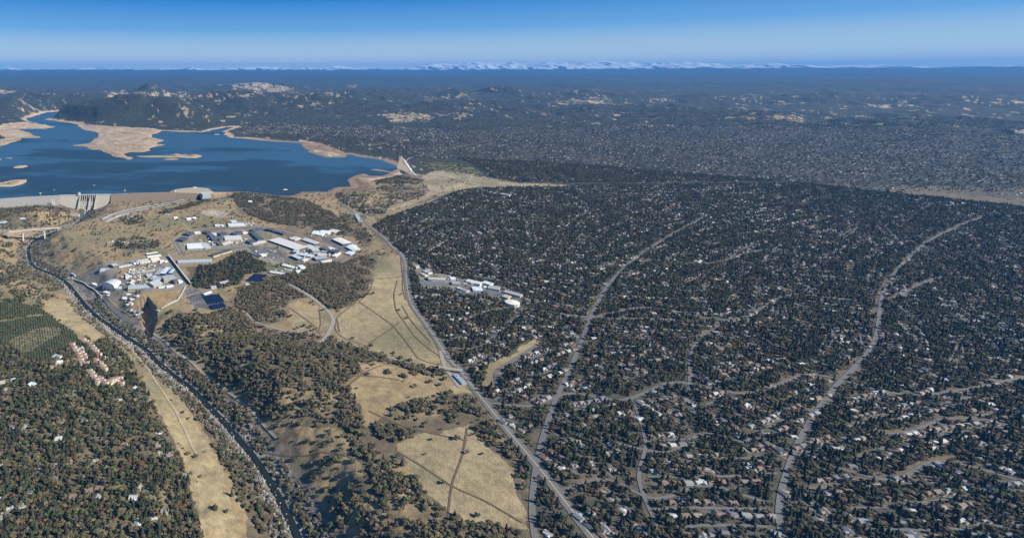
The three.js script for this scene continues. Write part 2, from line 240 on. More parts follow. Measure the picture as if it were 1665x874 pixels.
const zoneAt = (x, F) => { for (let i = ZONES.length - 1; i >= 0; i--) { const z = ZONES[i], b = z.b; if (x > b[0] && x < b[1] && F > b[2] && F < b[3] && inside(z.P, x, F)) return z; } return null; };
// pale grass showing between the trees of the far hills: [polygon, how much]
const PALE = [[`165,147 200,146 222,149 240,152 262,150 300,148 345,150 345,158 300,160 235,158 190,155`, 0.62], [`350,138 400,134 440,137 480,142 470,149 420,147 380,145`, 0.7], [`620,186 660,183 700,187 700,197 640,199`, 0.75], [`345,148 420,152 410,160 345,158`, 0.5], [`80,175 130,178 130,186 70,182`, 0.5],
  [`0,146 18,147 16,152 0,152`, 0.7], [`150,190 215,186 260,192 200,198`, 0.4], [`50,150 90,152 80,160 50,158`, 0.35], [`500,150 545,151 540,156 505,155`, 0.6], [`563,138 580,138 578,143 564,143`, 0.7], [`690,158 720,160 715,166 690,165`, 0.45], [`735,186 760,186 760,194 735,193`, 0.5],
  [`20,168 75,168 75,176 20,174`, 0.55], [`370,180 392,186 380,192 345,184`, 0.5], [`900,160 990,158 1000,168 910,170`, 0.5], [`1180,190 1300,185 1310,200 1190,204`, 0.5]].map(([s, k]) => { const P = poly(s); return { P, b: box(P), k }; });
const FARHOUSE = [`380,192 440,188 520,198 600,204 640,214 640,225 560,222 480,218 400,216`, `640,205 700,208 760,215 700,228 640,232`, `660,236 720,236 740,256 690,258`].map((s) => { const P = poly(s); return { P, b: box(P) }; });
const within = (list, x, F) => { for (const z of list) { const b = z.b; if (x > b[0] && x < b[1] && F > b[2] && F < b[3] && inside(z.P, x, F)) return z; } return null; };

const groundColour = (x, F, h, steep, out) => {
  const R = Math.hypot(x, F), jr = 8 + R * 0.0022;
  const jx = x + jr * 1.6 * fbm(x / 38, F / 38, 2), jf = F + jr * 1.6 * fbm(x / 38 + 50, F / 38, 2);
  const n1 = fbm(x / 55, F / 55, 3), n2 = fbm(x / 260 + 7, F / 260, 3), n3 = noise(x / 11, F / 11);
  let z = R < 15000 ? zoneAt(jx, jf) : null, c, c2, k;
  const d = R < 15000 ? lakeDist(x, F) : 900;
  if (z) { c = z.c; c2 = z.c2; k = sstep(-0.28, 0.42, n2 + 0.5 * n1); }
  else if (R < 5200) { c = C3.gold; c2 = C3.duff; k = sstep(-0.3, 0.35, n2 + 0.4 * n1); }
  else {
    const p = R > 12600 || x > -700 ? within(PALE, jx, jf) : null, a = p ? p.k * 0.75 : -0.02;
    const m = fbm(x / 110 + 3, F / 210, 4) * 0.8 + 0.42 * noise(x / 27, F / 70) + fbm(x / 700, F / 900, 3) * 0.5;
    c = C3.forest; c2 = C3.pale; k = sstep(0.42 - a, 0.60 - a * 0.9, m);
    if (R > 21000) k *= p ? 1 : 0.4 * (1 - sstep(21000, 34000, R));
  }
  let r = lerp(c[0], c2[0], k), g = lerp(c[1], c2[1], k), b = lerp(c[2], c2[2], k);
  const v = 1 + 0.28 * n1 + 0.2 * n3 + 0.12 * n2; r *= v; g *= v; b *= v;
  if (d < 260 && R > 3900 && !(z && !z.shore && R < 5600)) {                      // drawdown shore: pale sand and rusty bands
    const w = R < 5500 ? 70 : 120 + 70 * fbm(x / 500, F / 500, 2), s = 1 - sstep(w * 0.7, w, d + 30 * n1), t = 0.5 + 0.5 * noise(d / 26 + 2 * n1, F / 900 + x / 700);
    const east = sstep(-300, 300, x) , wr = lerp(0.50, 0.21, east * 0.85), wg = lerp(0.375, 0.15, east * 0.85), wb = lerp(0.235, 0.105, east * 0.85), u = 0.75 + 0.5 * t;
    r = lerp(r, wr * u, s); g = lerp(g, wg * lerp(u, 1, 0.2) * (0.9 + 0.1 * t), s); b = lerp(b, wb * u * (0.85 + 0.15 * t), s);
  }
  if (d < 700 && R > 5200 && z && z.shore) { // scattered brush, rock bands and rusty soil on the drawdown land
    const q = sstep(0.04, 0.34, fbm(x / 95 + 9, F / 130 + d / 90, 4) + 0.22 * noise(x / 16, F / 45)) * 0.62, w = sstep(0.1, 0.4, fbm(x / 260 + 31, F / 160, 3)) * 0.5; r = lerp(r, 0.44, w); g = lerp(g, 0.27, w); b = lerp(b, 0.15, w); r = lerp(r, 0.19, q); g = lerp(g, 0.145, q); b = lerp(b, 0.095, q); }
  const [dr, rb] = R < 5200 ? river(x, F) : [1e4, false];
  if (dr < 200) { const s = (1 - sstep(rb ? 50 : 26, rb ? 95 : 46, dr + 16 * n1)); const u = 0.8 + 0.35 * n3 + 0.3 * n1; r = lerp(r, 0.25 * u, s); g = lerp(g, 0.232 * u, s); b = lerp(b, 0.205 * u, s); }
  if (steep > 0.65 && R < 6000) { const s = sstep(0.65, 1.05, steep) * 0.6; r = lerp(r, 0.19, s); g = lerp(g, 0.165, s); b = lerp(b, 0.135, s); }
  if (R > 84000) { const sn = sstep(1480, 1640, h + 160 * fbm(x / 2600, F / 2600, 4) - 620 * Math.max(0, fbm(x / 600, F / 1500, 3) * 2 - 0.05)); const s = sn * sstep(85000, 90000, R); r = lerp(r, 0.88, s); g = lerp(g, 0.9, s); b = lerp(b, 0.93, s); }
  out[0] = clamp(r, 0.01, 0.9); out[1] = clamp(g, 0.01, 0.9); out[2] = clamp(b, 0.01, 0.92);
};

// ---------------------------------------------------------------- things, parts, names, labels
const taken = new Map();
const named = (n) => { const k = taken.get(n) || 0; taken.set(n, k + 1); return k ? n + '_' + String(k).padStart(3, '0') : n; };
const tag = (o, label, category, group) => { o.userData.label = label; o.userData.category = category; if (group) o.userData.group = group; return o; };
const thing = (name, label, category, p, turn = 0, group) => { const g = new THREE.Group(); g.name = named(name); g.position.set(p[0], p[1], -p[2]); g.rotation.y = turn; scene.add(g); return tag(g, label, category, group); };
const mesh = (name, geo, m, parent) => { const o = new THREE.Mesh(geo, m); o.name = name; o.castShadow = o.receiveShadow = true; parent.add(o); return o; };
const structure = (name, geo, m) => { const o = mesh(named(name), geo, m, scene); o.userData.kind = 'structure'; return o; };
const mats = new Map();
const mat = (r, g, b, rough = 0.85, more) => { const k = [r, g, b, rough, more ? JSON.stringify(more) : ''].join(); if (!mats.has(k)) mats.set(k, new THREE.MeshStandardMaterial({ color: new THREE.Color(r, g, b), roughness: rough, ...(more || {}) })); return mats.get(k); };

// fine grain for ground and masonry, in metres
const grain = (n, lo, hi, cell, seedX) => {
  const d = new Uint8Array(n * n * 4);
  const wrapN = (x, y, p) => { const ix = Math.floor(x), iy = Math.floor(y), fx = x - ix, fy = y - iy, u = fx * fx * (3 - 2 * fx), v = fy * fy * (3 - 2 * fy), m = (a) => ((a % p) + p) % p; const a = hash(m(ix) + seedX, m(iy)), b = hash(m(ix + 1) + seedX, m(iy)), c = hash(m(ix) + seedX, m(iy + 1)), e = hash(m(ix + 1) + seedX, m(iy + 1)); return a + (b - a) * u + (c - a) * v + (a - b - c + e) * u * v; };
  for (let y = 0; y < n; y++) for (let x = 0; x < n; x++) { let s = 0, a = 0.5, t = 0; for (let o = 0, p = n / cell; o < 4 && p <= n; o++, p *= 2) { s += a * wrapN(x / n * p, y / n * p, p); t += a; a *= 0.62; } const v = Math.round(255 * clamp(lerp(lo, hi, s / t))); const i = (y * n + x) * 4; d[i] = d[i + 1] = d[i + 2] = v; d[i + 3] = 255; }
  const t = new THREE.DataTexture(d, n, n); t.wrapS = t.wrapT = THREE.RepeatWrapping; t.magFilter = THREE.LinearFilter; t.minFilter = THREE.LinearMipmapLinearFilter; t.needsUpdate = true; return t;
};
const GRAIN = grain(512, 0.55, 1.4, 32, 11), BUMP = grain(512, 0, 1, 16, 77);

// ---------------------------------------------------------------- terrain, one sheet to the horizon
{
  const rows = []; const most = [[0, 400], [6900, 400], [7000, 52], [13000, 55], [13500, 85], [20000, 95], [21000, 170], [38000, 260], [40000, 700], [86000, 700], [87000, 210], [101000, 210], [102000, 1500], [130000, 1500]];
  for (let r = 900 * FOC / (1085 - 120); r < 112000;) { rows.push(r); r += Math.min(r * r * 1.8 / (900 * FOC), table(most, r)); }
  const s0 = -0.62, s1 = 1.70, nc = 1170, nr = rows.length; console.log('terrain', nr, nc);
  const pos = new Float32Array(nr * nc * 3), col = new Float32Array(nr * nc * 3), uv = new Float32Array(nr * nc * 2), idx = new Uint32Array((nr - 1) * (nc - 1) * 6);
  for (let j = 0; j < nr; j++) for (let i = 0; i < nc; i++) {
    const s = lerp(s0, s1, i / (nc - 1)), R = rows[j], q = R > 9000 ? lerp(1, 1 / Math.sqrt(1 + s * s), sstep(9000, 16000, R)) : 1, F = R * q, x = s * F, k = j * nc + i;
    pos[k * 3] = x; pos[k * 3 + 1] = land(x, F); pos[k * 3 + 2] = -F; uv[k * 2] = x / 70; uv[k * 2 + 1] = F / 70;
  }
  let q = 0; for (let j = 0; j < nr - 1; j++) for (let i = 0; i < nc - 1; i++) { const a = j * nc + i, b = a + 1, c = a + nc, d = c + 1; idx[q++] = a; idx[q++] = b; idx[q++] = c; idx[q++] = b; idx[q++] = d; idx[q++] = c; }
  const g = new THREE.BufferGeometry();
  g.setAttribute('position', new THREE.BufferAttribute(pos, 3)); g.setAttribute('uv', new THREE.BufferAttribute(uv, 2)); g.setIndex(new THREE.BufferAttribute(idx, 1)); g.computeVertexNormals();
  const nor = g.attributes.normal.array, o = [0, 0, 0];
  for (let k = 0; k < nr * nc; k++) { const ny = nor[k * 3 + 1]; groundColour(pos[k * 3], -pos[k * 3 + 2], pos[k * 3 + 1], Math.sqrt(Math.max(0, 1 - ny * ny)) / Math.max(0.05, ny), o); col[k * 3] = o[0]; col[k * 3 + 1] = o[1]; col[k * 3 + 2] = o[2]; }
  g.setAttribute('color', new THREE.BufferAttribute(col, 3));
  const m = new THREE.MeshStandardMaterial({ vertexColors: true, roughness: 1, map: GRAIN, bumpMap: BUMP, bumpScale: 1.2 });
  structure('ground', g, m);
}
// ---------------------------------------------------------------- water
{
  const sh = new THREE.Shape(LAKE.map((p) => new THREE.Vector2(p[0], p[1])));
  // a sheet a little wider than the waterline; the shore and the dams stand through it
  const b = box(LAKE), g = new THREE.BufferGeometry(), P = [], U = [], I = [], n = 150;
  for (let j = 0; j <= n; j++) for (let i = 0; i <= n; i++) { const x = lerp(b[0] - 60, b[1] + 60, i / n), F = lerp(b[2], b[3] + 60, j / n); P.push(x, 0, -F); U.push(x / 260, F / 260); }
  for (let j = 0; j < n; j++) for (let i = 0; i < n; i++) { const w = n + 1, a = j * w + i, x = P[a * 3], F = -P[a * 3 + 2], c = 120; const cs = Math.max((b[1] - b[0]) / n, (b[3] - b[2]) / n); if (lakeDist(x + cs / 2, F + cs / 2) > (F < 4600 ? cs * 0.1 : cs * 1.2)) continue; I.push(a, a + 1, a + w, a + 1, a + w + 1, a + w); }
  g.setAttribute('position', new THREE.Float32BufferAttribute(P, 3)); g.setAttribute('uv', new THREE.Float32BufferAttribute(U, 2)); g.setIndex(I); g.computeVertexNormals();
  // wind lanes: rippled water is rougher; darker sediment-free deep water against milky shallows
  const N = 1024, d = new Uint8Array(N * N * 4), e = new Uint8Array(N * N * 4), B = [b[0] - 60, b[1] + 60, b[2], b[3] + 60];
  for (let y = 0; y < N; y++) for (let x = 0; x < N; x++) {
    const X = lerp(B[0], B[1], x / N), F = lerp(B[2], B[3], y / N), i = (y * N + x) * 4;
    const a = fbm(X / 1500 + F / 5200, F / 620 - X / 7000, 5) + 0.35 * fbm(X / 420, F / 210, 3), near = 1 - sstep(4300, 7000, F), lanes = sstep(-0.02, 0.30, a + 0.30 * near - 0.12);
    const k = 1 - 0.46 * lanes;
    d[i] = 255 * Math.pow(0.036 * k, 1 / 2.2); d[i + 1] = 255 * Math.pow(0.094 * k, 1 / 2.2); d[i + 2] = 255 * Math.pow(0.156 * k, 1 / 2.2); d[i + 3] = 255;
    e[i] = e[i + 1] = e[i + 2] = 255 * lerp(0.42, 0.62, lanes); e[i + 3] = 255;
  }
  const T = (a, s) => { const t = new THREE.DataTexture(a, N, N); t.magFilter = THREE.LinearFilter; if (s) t.colorSpace = THREE.SRGBColorSpace; t.channel = 1; t.needsUpdate = true; return t; };
  const u1 = []; for (let k = 0; k < P.length / 3; k++) u1.push((P[k * 3] - B[0]) / (B[1] - B[0]), (-P[k * 3 + 2] - B[2]) / (B[3] - B[2])); g.setAttribute('uv1', new THREE.Float32BufferAttribute(u1, 2));
  const m = new THREE.MeshPhysicalMaterial({ color: 0xffffff, map: T(d, true), roughness: 1, roughnessMap: T(e, false), specularIntensity: 0.55, ior: 1.33 });
  structure('lake_water', g, m);
}
// a ribbon draped over the ground along a line of sight points
const smoothLine = (pts, step) => {
  const c = new THREE.CatmullRomCurve3(pts.map((p) => new THREE.Vector3(p[0], 0, p[1])), false, 'centripetal'), n = Math.max(2, Math.ceil(c.getLength() / step));
  return c.getSpacedPoints(n).map((v) => [v.x, v.z]);
};
const ribbon = (line, width, lift, level, across = 2) => {
  const P = [], U = [], I = [], w = across + 1; let s = 0;
  line.forEach((p, i) => {
    const a = line[Math.max(0, i - 1)], b = line[Math.min(line.length - 1, i + 1)], dx = b[0] - a[0], dy = b[1] - a[1], l = Math.hypot(dx, dy) || 1, nx = -dy / l, ny = dx / l; if (i) s += Math.hypot(p[0] - line[i - 1][0], p[1] - line[i - 1][1]);
    const W = typeof width === 'function' ? width(i / (line.length - 1)) : width;
    for (let k = 0; k <= across; k++) { const o = (k / across - 0.5) * W, x = p[0] + nx * o, F = p[1] + ny * o; P.push(x, level === undefined ? Math.max(land(x, F), land(p[0], p[1]) - 1.5) + lift : typeof level === 'function' ? level(i / (line.length - 1)) : level, -F); U.push(o / 40, s / 40); }
    if (i) for (let k = 0; k < across; k++) { const q = i * w + k; I.push(q - w, q, q - w + 1, q - w + 1, q, q + 1); }
  });
  const g = new THREE.BufferGeometry(); g.setAttribute('position', new THREE.Float32BufferAttribute(P, 3)); g.setAttribute('uv', new THREE.Float32BufferAttribute(U, 2)); g.setIndex(I); g.computeVertexNormals(); return g;
};
structure('river_water', ribbon(smoothLine(RIVER, 15), (t) => lerp(20, 17, t), 0, RIVER_Y, 1), new THREE.MeshPhysicalMaterial({ color: new THREE.Color(0.018, 0.024, 0.022), roughness: 0.4, ior: 1.33, specularIntensity: 0.22 }));
// ---------------------------------------------------------------- dams
const M = {
  concrete: new THREE.MeshStandardMaterial({ color: new THREE.Color(0.36, 0.338, 0.285), roughness: 0.9, map: GRAIN }), paleConcrete: mat(0.62, 0.61, 0.57, 0.85), dark: mat(0.04, 0.045, 0.05, 0.6), white: mat(0.8, 0.8, 0.78, 0.6), gate: mat(0.10, 0.11, 0.13, 0.6),
  asphalt: new THREE.MeshStandardMaterial({ color: new THREE.Color(0.15, 0.148, 0.145), roughness: 0.95, map: GRAIN }), paleRoad: new THREE.MeshStandardMaterial({ color: new THREE.Color(0.30, 0.285, 0.25), roughness: 0.95, map: GRAIN }), track: new THREE.MeshStandardMaterial({ color: new THREE.Color(0.135, 0.095, 0.06), roughness: 1, map: GRAIN }),
  dirt: new THREE.MeshStandardMaterial({ color: new THREE.Color(0.40, 0.33, 0.22), roughness: 1, map: GRAIN }), riprap: new THREE.MeshStandardMaterial({ color: new THREE.Color(0.27, 0.26, 0.245), roughness: 1, map: GRAIN }), earth: new THREE.MeshStandardMaterial({ color: new THREE.Color(0.19, 0.145, 0.105), roughness: 1, map: GRAIN }), stone: mat(0.34, 0.315, 0.27, 0.95), glass: mat(0.03, 0.04, 0.05, 0.2),
  panel: mat(0.012, 0.02, 0.055, 0.25), trunk: mat(0.09, 0.07, 0.05, 0.95), blueRoof: mat(0.30, 0.41, 0.53, 0.5), whiteRoof: mat(0.78, 0.78, 0.76, 0.55), cream: mat(0.58, 0.52, 0.42, 0.8), slate: mat(0.075, 0.085, 0.11, 0.7), greyRoof: mat(0.34, 0.35, 0.36, 0.7), tan: mat(0.50, 0.42, 0.31, 0.85), ice: mat(0.60, 0.70, 0.78, 0.5), brick: mat(0.33, 0.17, 0.12, 0.9),
};
const bx = (w, h, d, x = 0, y = 0, z = 0, ry = 0) => { const g = new THREE.BoxGeometry(w, h, d); g.translate(0, h / 2, 0); if (ry) g.rotateY(ry); g.translate(x, y, z); return g; };
const prism = (pts, depth) => { const s = new THREE.Shape(pts.map((p) => new THREE.Vector2(p[0], p[1]))); return new THREE.ExtrudeGeometry(s, { depth, bevelEnabled: false }); };
// a sweep of a cross section [[across, height], ...] along a plan line, heights in metres above the sea of the scene
const sweep = (line, section) => {
  const P = [], U = [], I = [], n = section.length; let s = 0;
  line.forEach((p, i) => {
    const a = line[Math.max(0, i - 1)], b = line[Math.min(line.length - 1, i + 1)], dx = b[0] - a[0], dy = b[1] - a[1], l = Math.hypot(dx, dy) || 1; if (i) s += Math.hypot(p[0] - line[i - 1][0], p[1] - line[i - 1][1]);
    section.forEach((q, k) => { P.push(p[0] - dy / l * q[0], q[1], -(p[1] + dx / l * q[0])); U.push(k * 0.7, s / 40); });
    if (i) for (let k = 0; k < n - 1; k++) { const o = i * n + k; I.push(o - n, o - n + 1, o, o, o - n + 1, o + 1); }
  });
  const g = new THREE.BufferGeometry(); g.setAttribute('position', new THREE.Float32BufferAttribute(P, 3)); g.setAttribute('uv', new THREE.Float32BufferAttribute(U, 2)); g.setIndex(I); const f = g.toNonIndexed(); f.computeVertexNormals(); return f;
};
const relative = (g, p) => g.translate(-p[0], -p[1], p[2]);
const dense = (L, step) => { const o = [L[0]]; for (let i = 1; i < L.length; i++) { const a = L[i - 1], b = L[i], n = Math.max(1, Math.round(Math.hypot(b[0] - a[0], b[1] - a[1]) / step)); for (let k = 1; k <= n; k++) o.push([lerp(a[0], b[0], k / n), lerp(a[1], b[1], k / n)]); } return o; };
const embankment = (L, label, face, crestMat, top, toe, slope, group) => {
  const m = L[Math.floor(L.length / 2)], p = [m[0], 0, m[1]], t = thing('embankment_dam', label, 'embankment', p, 0, group), drop = top - toe;
  mesh('slope', relative(sweep(L, [[-5, top - 1.2], [-drop * slope, toe - 8]]), p), face, t);
  mesh('bank', relative(sweep(L, [[5 + 40, -10], [5, top - 1.2]]), p), M.riprap, t);
  mesh('crest_road', relative(sweep(L, [[5, top - 1.2], [5, top], [-5, top], [-5, top - 1.2]]), p), crestMat, t);
};
embankment(dense(CREST_L, 40), 'grey rock-faced embankment running left from the concrete dam', M.riprap, M.paleRoad, 12, -40, 2.0);
embankment(dense(CREST_R, 40), 'brown earth embankment between the concrete dam and the flat lake promontory', M.earth, M.paleRoad, 12, -40, 2.0);
{
  const A = CREST_L[CREST_L.length - 1], B = CREST_R[0], dx = B[0] - A[0], dF = B[1] - A[1], len = Math.hypot(dx, dF), mid = [(A[0] + B[0]) / 2, (A[1] + B[1]) / 2];
  const t = thing('concrete_dam', 'pale concrete gravity dam with eight gates at the lake outlet', 'dam', [mid[0], 0, mid[1]], Math.atan2(dF, dx));
  const xa = (px) => lerp(-len / 2, len / 2, (px - 97) / 83), BASE = -84, SL = 1.3;
  const face = (y) => 4 + (12 - y) * SL * 0.98;                 // distance of the downstream face from the crest line
  const wall = (x0, x1, b0, b1, thick = 0) => {                // non-overflow wall whose foot climbs from b0 to b1
    const P = [], I = [], n = 8;
    for (let i = 0; i <= n; i++) { const k = i / n, x = lerp(x0, x1, k), b = lerp(b0, b1, k); P.push(x, 10, -6, x, 10, 5, x, 2, 7, x, Math.min(b, 0), face(b) + thick, x, b - 12, face(b) + thick); }
    for (let i = 0; i < n; i++) for (let k = 0; k < 4; k++) { const a = i * 5 + k; I.push(a, a + 1, a + 5, a + 5, a + 1, a + 6); }
    const g = new THREE.BufferGeometry(); g.setAttribute('position', new THREE.Float32BufferAttribute(P, 3)); g.setIndex(I); g.setAttribute('uv', new THREE.Float32BufferAttribute(P.flatMap((v, i) => i % 3 === 0 ? [v / 30, P[i + 1] / 30] : []), 2)); const f = g.toNonIndexed(); f.computeVertexNormals(); return f;
  };
  mesh('wall', wall(xa(95), xa(129.3), -34, -82), M.concrete, t);
  mesh('wall', wall(xa(157.3), xa(182), -82, -20), M.concrete, t);
  mesh('crest_road', bx(len, 2, 9, 0, 10.4, 0), M.paleConcrete, t);
  const g0 = xa(131), g1 = xa(157), step = (g1 - g0) / 8;
  for (let i = 0; i < 8; i++) {
    const x = g0 + (i + 0.5) * step, low = i < 5;
    mesh('gate', bx(step - 3.4, 30, 1.6, x, -22, 3.5), M.gate, t);
    mesh('gate_beam', bx(step - 3.4, 2.2, 3.2, x, -6, 5), M.paleConcrete, t);
    const end = low ? -78 : -56, ch = prism([[2, -23], [16, -25], [face(-32), -32], [face(end), end], [face(end) - 6, end - 25], [2, -40]], step - 2.6); ch.rotateY(-Math.PI / 2); ch.translate(x + (step - 2.6) / 2, 0, 0);
    mesh('chute', ch, M.concrete, t);
  }
  for (let i = 0; i <= 8; i++) { const h = prism([[-5, 12], [11, 12], [24, -10], [face(-30) + 1, -30], [face(-34) - 14, -40], [-5, -40]], 3.2); h.rotateY(-Math.PI / 2); h.translate(g0 + i * step + 1.6, 0, 0); mesh('pier', h, M.concrete, t); }
  for (const [k, o] of [[0, 1], [5, 1], [8, 0.86]]) { const e = lerp(0, -84, o), h = prism([[6, 8], [22, 4], [face(-20) + 10, -10], [face(e) + 16, e + 12], [face(e) + 40, e + 4], [face(e) + 40, e - 18], [8, -50]], 4.2); h.rotateY(-Math.PI / 2); h.translate(g0 + k * step + 2.1, 0, 0); mesh('training_wall', h, M.concrete, t); }
  mesh('chute_wall', (() => { const h = prism([[5, -6], [face(-60), -60], [face(-82), -82], [face(-82) - 6, -98], [5, -60]], g1 - g0 - step * 5 - 2); h.rotateY(-Math.PI / 2); h.translate(g1 - 1, -6, 0); return h; })(), M.concrete, t);
  mesh('gate_tower', bx(9, 62, 12, xa(127.4), -34, 6), M.concrete, t);
  const tw = mesh('lift_tower', bx(8, 17, 8, xa(129.4), 12, -1), M.ice, t); mesh('roof', bx(9, 1.2, 9, xa(129.4), 29, -1), M.white, tw); mesh('lift_tower', bx(6, 11, 6, xa(127.6), 12, -1), M.ice, t);
  for (let i = 0; i < 9; i++) mesh('crane_beam', bx(1.2, 5, 9, g0 + i * step, 12, 1), M.paleConcrete, t);
  mesh('stilling_apron', bx(step * 5.1, 3, 60, g0 + step * 2.5, -83, face(-80) + 26), M.concrete, t);
  mesh('outlet_jet', new THREE.ConeGeometry(11, 9, 9).translate(g0 + step * 3.6, -75, face(-78) + 6), M.white, t);
  const ph = onPlane(121, 350, -62), h = thing('powerhouse', 'pale flat-roofed powerhouse below the left side of the dam', 'powerhouse', [ph[0], -72, ph[1]], 0.1); mesh('wall', bx(62, 20, 26), M.cream, h); mesh('roof', bx(64, 1.6, 28, 0, 20, 0), M.concrete, h); for (let i = 0; i < 6; i++) mesh('bay_door', bx(6, 9, 0.6, -25 + i * 10, 1, 13.2), M.dark, h);
  const pool = new THREE.CircleGeometry(1, 20); pool.rotateX(-Math.PI / 2); pool.scale(74, 1, 80); const pp = onPlane(141, 353, RIVER_Y); pool.translate(pp[0], RIVER_Y + 2.6, -pp[1]); pool.setAttribute('uv', pool.attributes.uv); structure('pool_water', pool, mat(0.03, 0.035, 0.04, 0.3));
}
{ // the far dike closing the lake at the right
  const L = dense(plan('650.5,252.5 656,260 662.5,270.5 667,277 675,285', 14), 40), m = L[3], p = [m[0], 0, m[1]], t = thing('embankment_dam', 'pale stone-faced dike bending along the right end of the lake', 'embankment', p);
  mesh('bank', relative(sweep(L, [[62, -4], [6, 15]]), p), M.paleConcrete, t); mesh('crest_road', relative(sweep(L, [[6, 15], [6, 16], [-6, 16], [-6, 15]]), p), M.paleRoad, t); mesh('slope', relative(sweep(L, [[-6, 15], [-95, 0]]), p), mat(0.46, 0.36, 0.24, 1), t);
}
// ---------------------------------------------------------------- spillway channel, promontory, control works
const lineOf = (s, step = 12) => smoothLine(poly(s), step);
{
  const L = lineOf('171,358 181,353 192,348.5 206,344.5 222,341.2 240,338 258,334.8 275,331.5 292,328 308,324 320,320'), m = L[Math.floor(L.length / 2)], p = [m[0], land(m[0], m[1]), m[1]];
  const t = thing('spillway_channel', 'long curved concrete spillway channel with white walls below the brown embankment', 'channel', p);
  const prof = (off, w, dy) => { const g = ribbon(L.map((q, i) => { const a = L[Math.max(0, i - 1)], b = L[Math.min(L.length - 1, i + 1)], dx = b[0] - a[0], dy2 = b[1] - a[1], l = Math.hypot(dx, dy2); return [q[0] - dy2 / l * off, q[1] + dx / l * off]; }), w, dy); return g.translate(-p[0], -p[1], p[2]); };
  mesh('channel_floor', prof(-8, 46, 1.0), M.paleRoad, t); mesh('channel_wall', prof(22, 13, 5.5), M.paleConcrete, t); mesh('channel_wall', prof(-34, 5, 4), M.paleConcrete, t); mesh('apron', prof(34, 10, 3), M.dirt, t);
  const w = ribbon(lineOf('173,361 184,355.5 196,351 210,347', 10), 12, 2); structure('haul_road', w, M.paleConcrete);
}
{
  const P = plan('283,312.6 284,309 300,306.4 317,304.8 338,306.5 345,311.8 322,313.6', 9), c = [P.reduce((a, q) => a + q[0], 0) / P.length, 9, P.reduce((a, q) => a + q[1], 0) / P.length];
  const t = thing('fill_platform', 'flat tan earth platform jutting into the lake beside the control works', 'platform', c); const g = new THREE.ExtrudeGeometry(new THREE.Shape(P.map((q) => new THREE.Vector2(q[0] - c[0], q[1] - c[2]))), { depth: 19, bevelEnabled: true, bevelSize: 6, bevelThickness: 4, bevelSegments: 1 }); g.rotateX(-Math.PI / 2); g.translate(0, -19, 0);
  mesh('fill', g, mat(0.37, 0.32, 0.24, 1), t); const s = ribbon(dense(plan('284,312 285,309.4 300,306.9', 9), 20), 10, 0, 14).translate(-c[0], -c[1], c[2]); mesh('edge_wall', s, M.paleConcrete, t);
  const h = onPlane(317, 305, 14), b = thing('site_office', 'tiny white site office on the lakeward edge of the tan platform', 'building', [h[0], 13, h[1]]); mesh('wall', bx(26, 6, 12), M.white, b); mesh('roof', bx(27, 0.8, 13, 0, 6, 0), M.whiteRoof, b);
  const q = onPlane(335, 314, 8), k = thing('control_works', 'pale blue-grey sloping concrete spillway control works beside the promontory', 'control works', [q[0], 0, q[1]], 0.35);
  const pr = prism([[-55, -24], [60, -24], [60, 9], [20, 9], [-55, -10]], 76); pr.rotateY(-Math.PI / 2); pr.translate(46, 0, 0); pr.rotateY(Math.PI); mesh('ramp', pr, mat(0.32, 0.36, 0.39, 0.85), k); mesh('side_wall', bx(4, 32, 110, -42, -22, 0), M.slate, k); mesh('deck', bx(84, 2, 14, 0, 9, -58), M.paleConcrete, k); for (let i = 0; i < 6; i++) mesh('pier', bx(3, 20, 30, -38 + i * 15, -8, -48), M.paleConcrete, k);
}
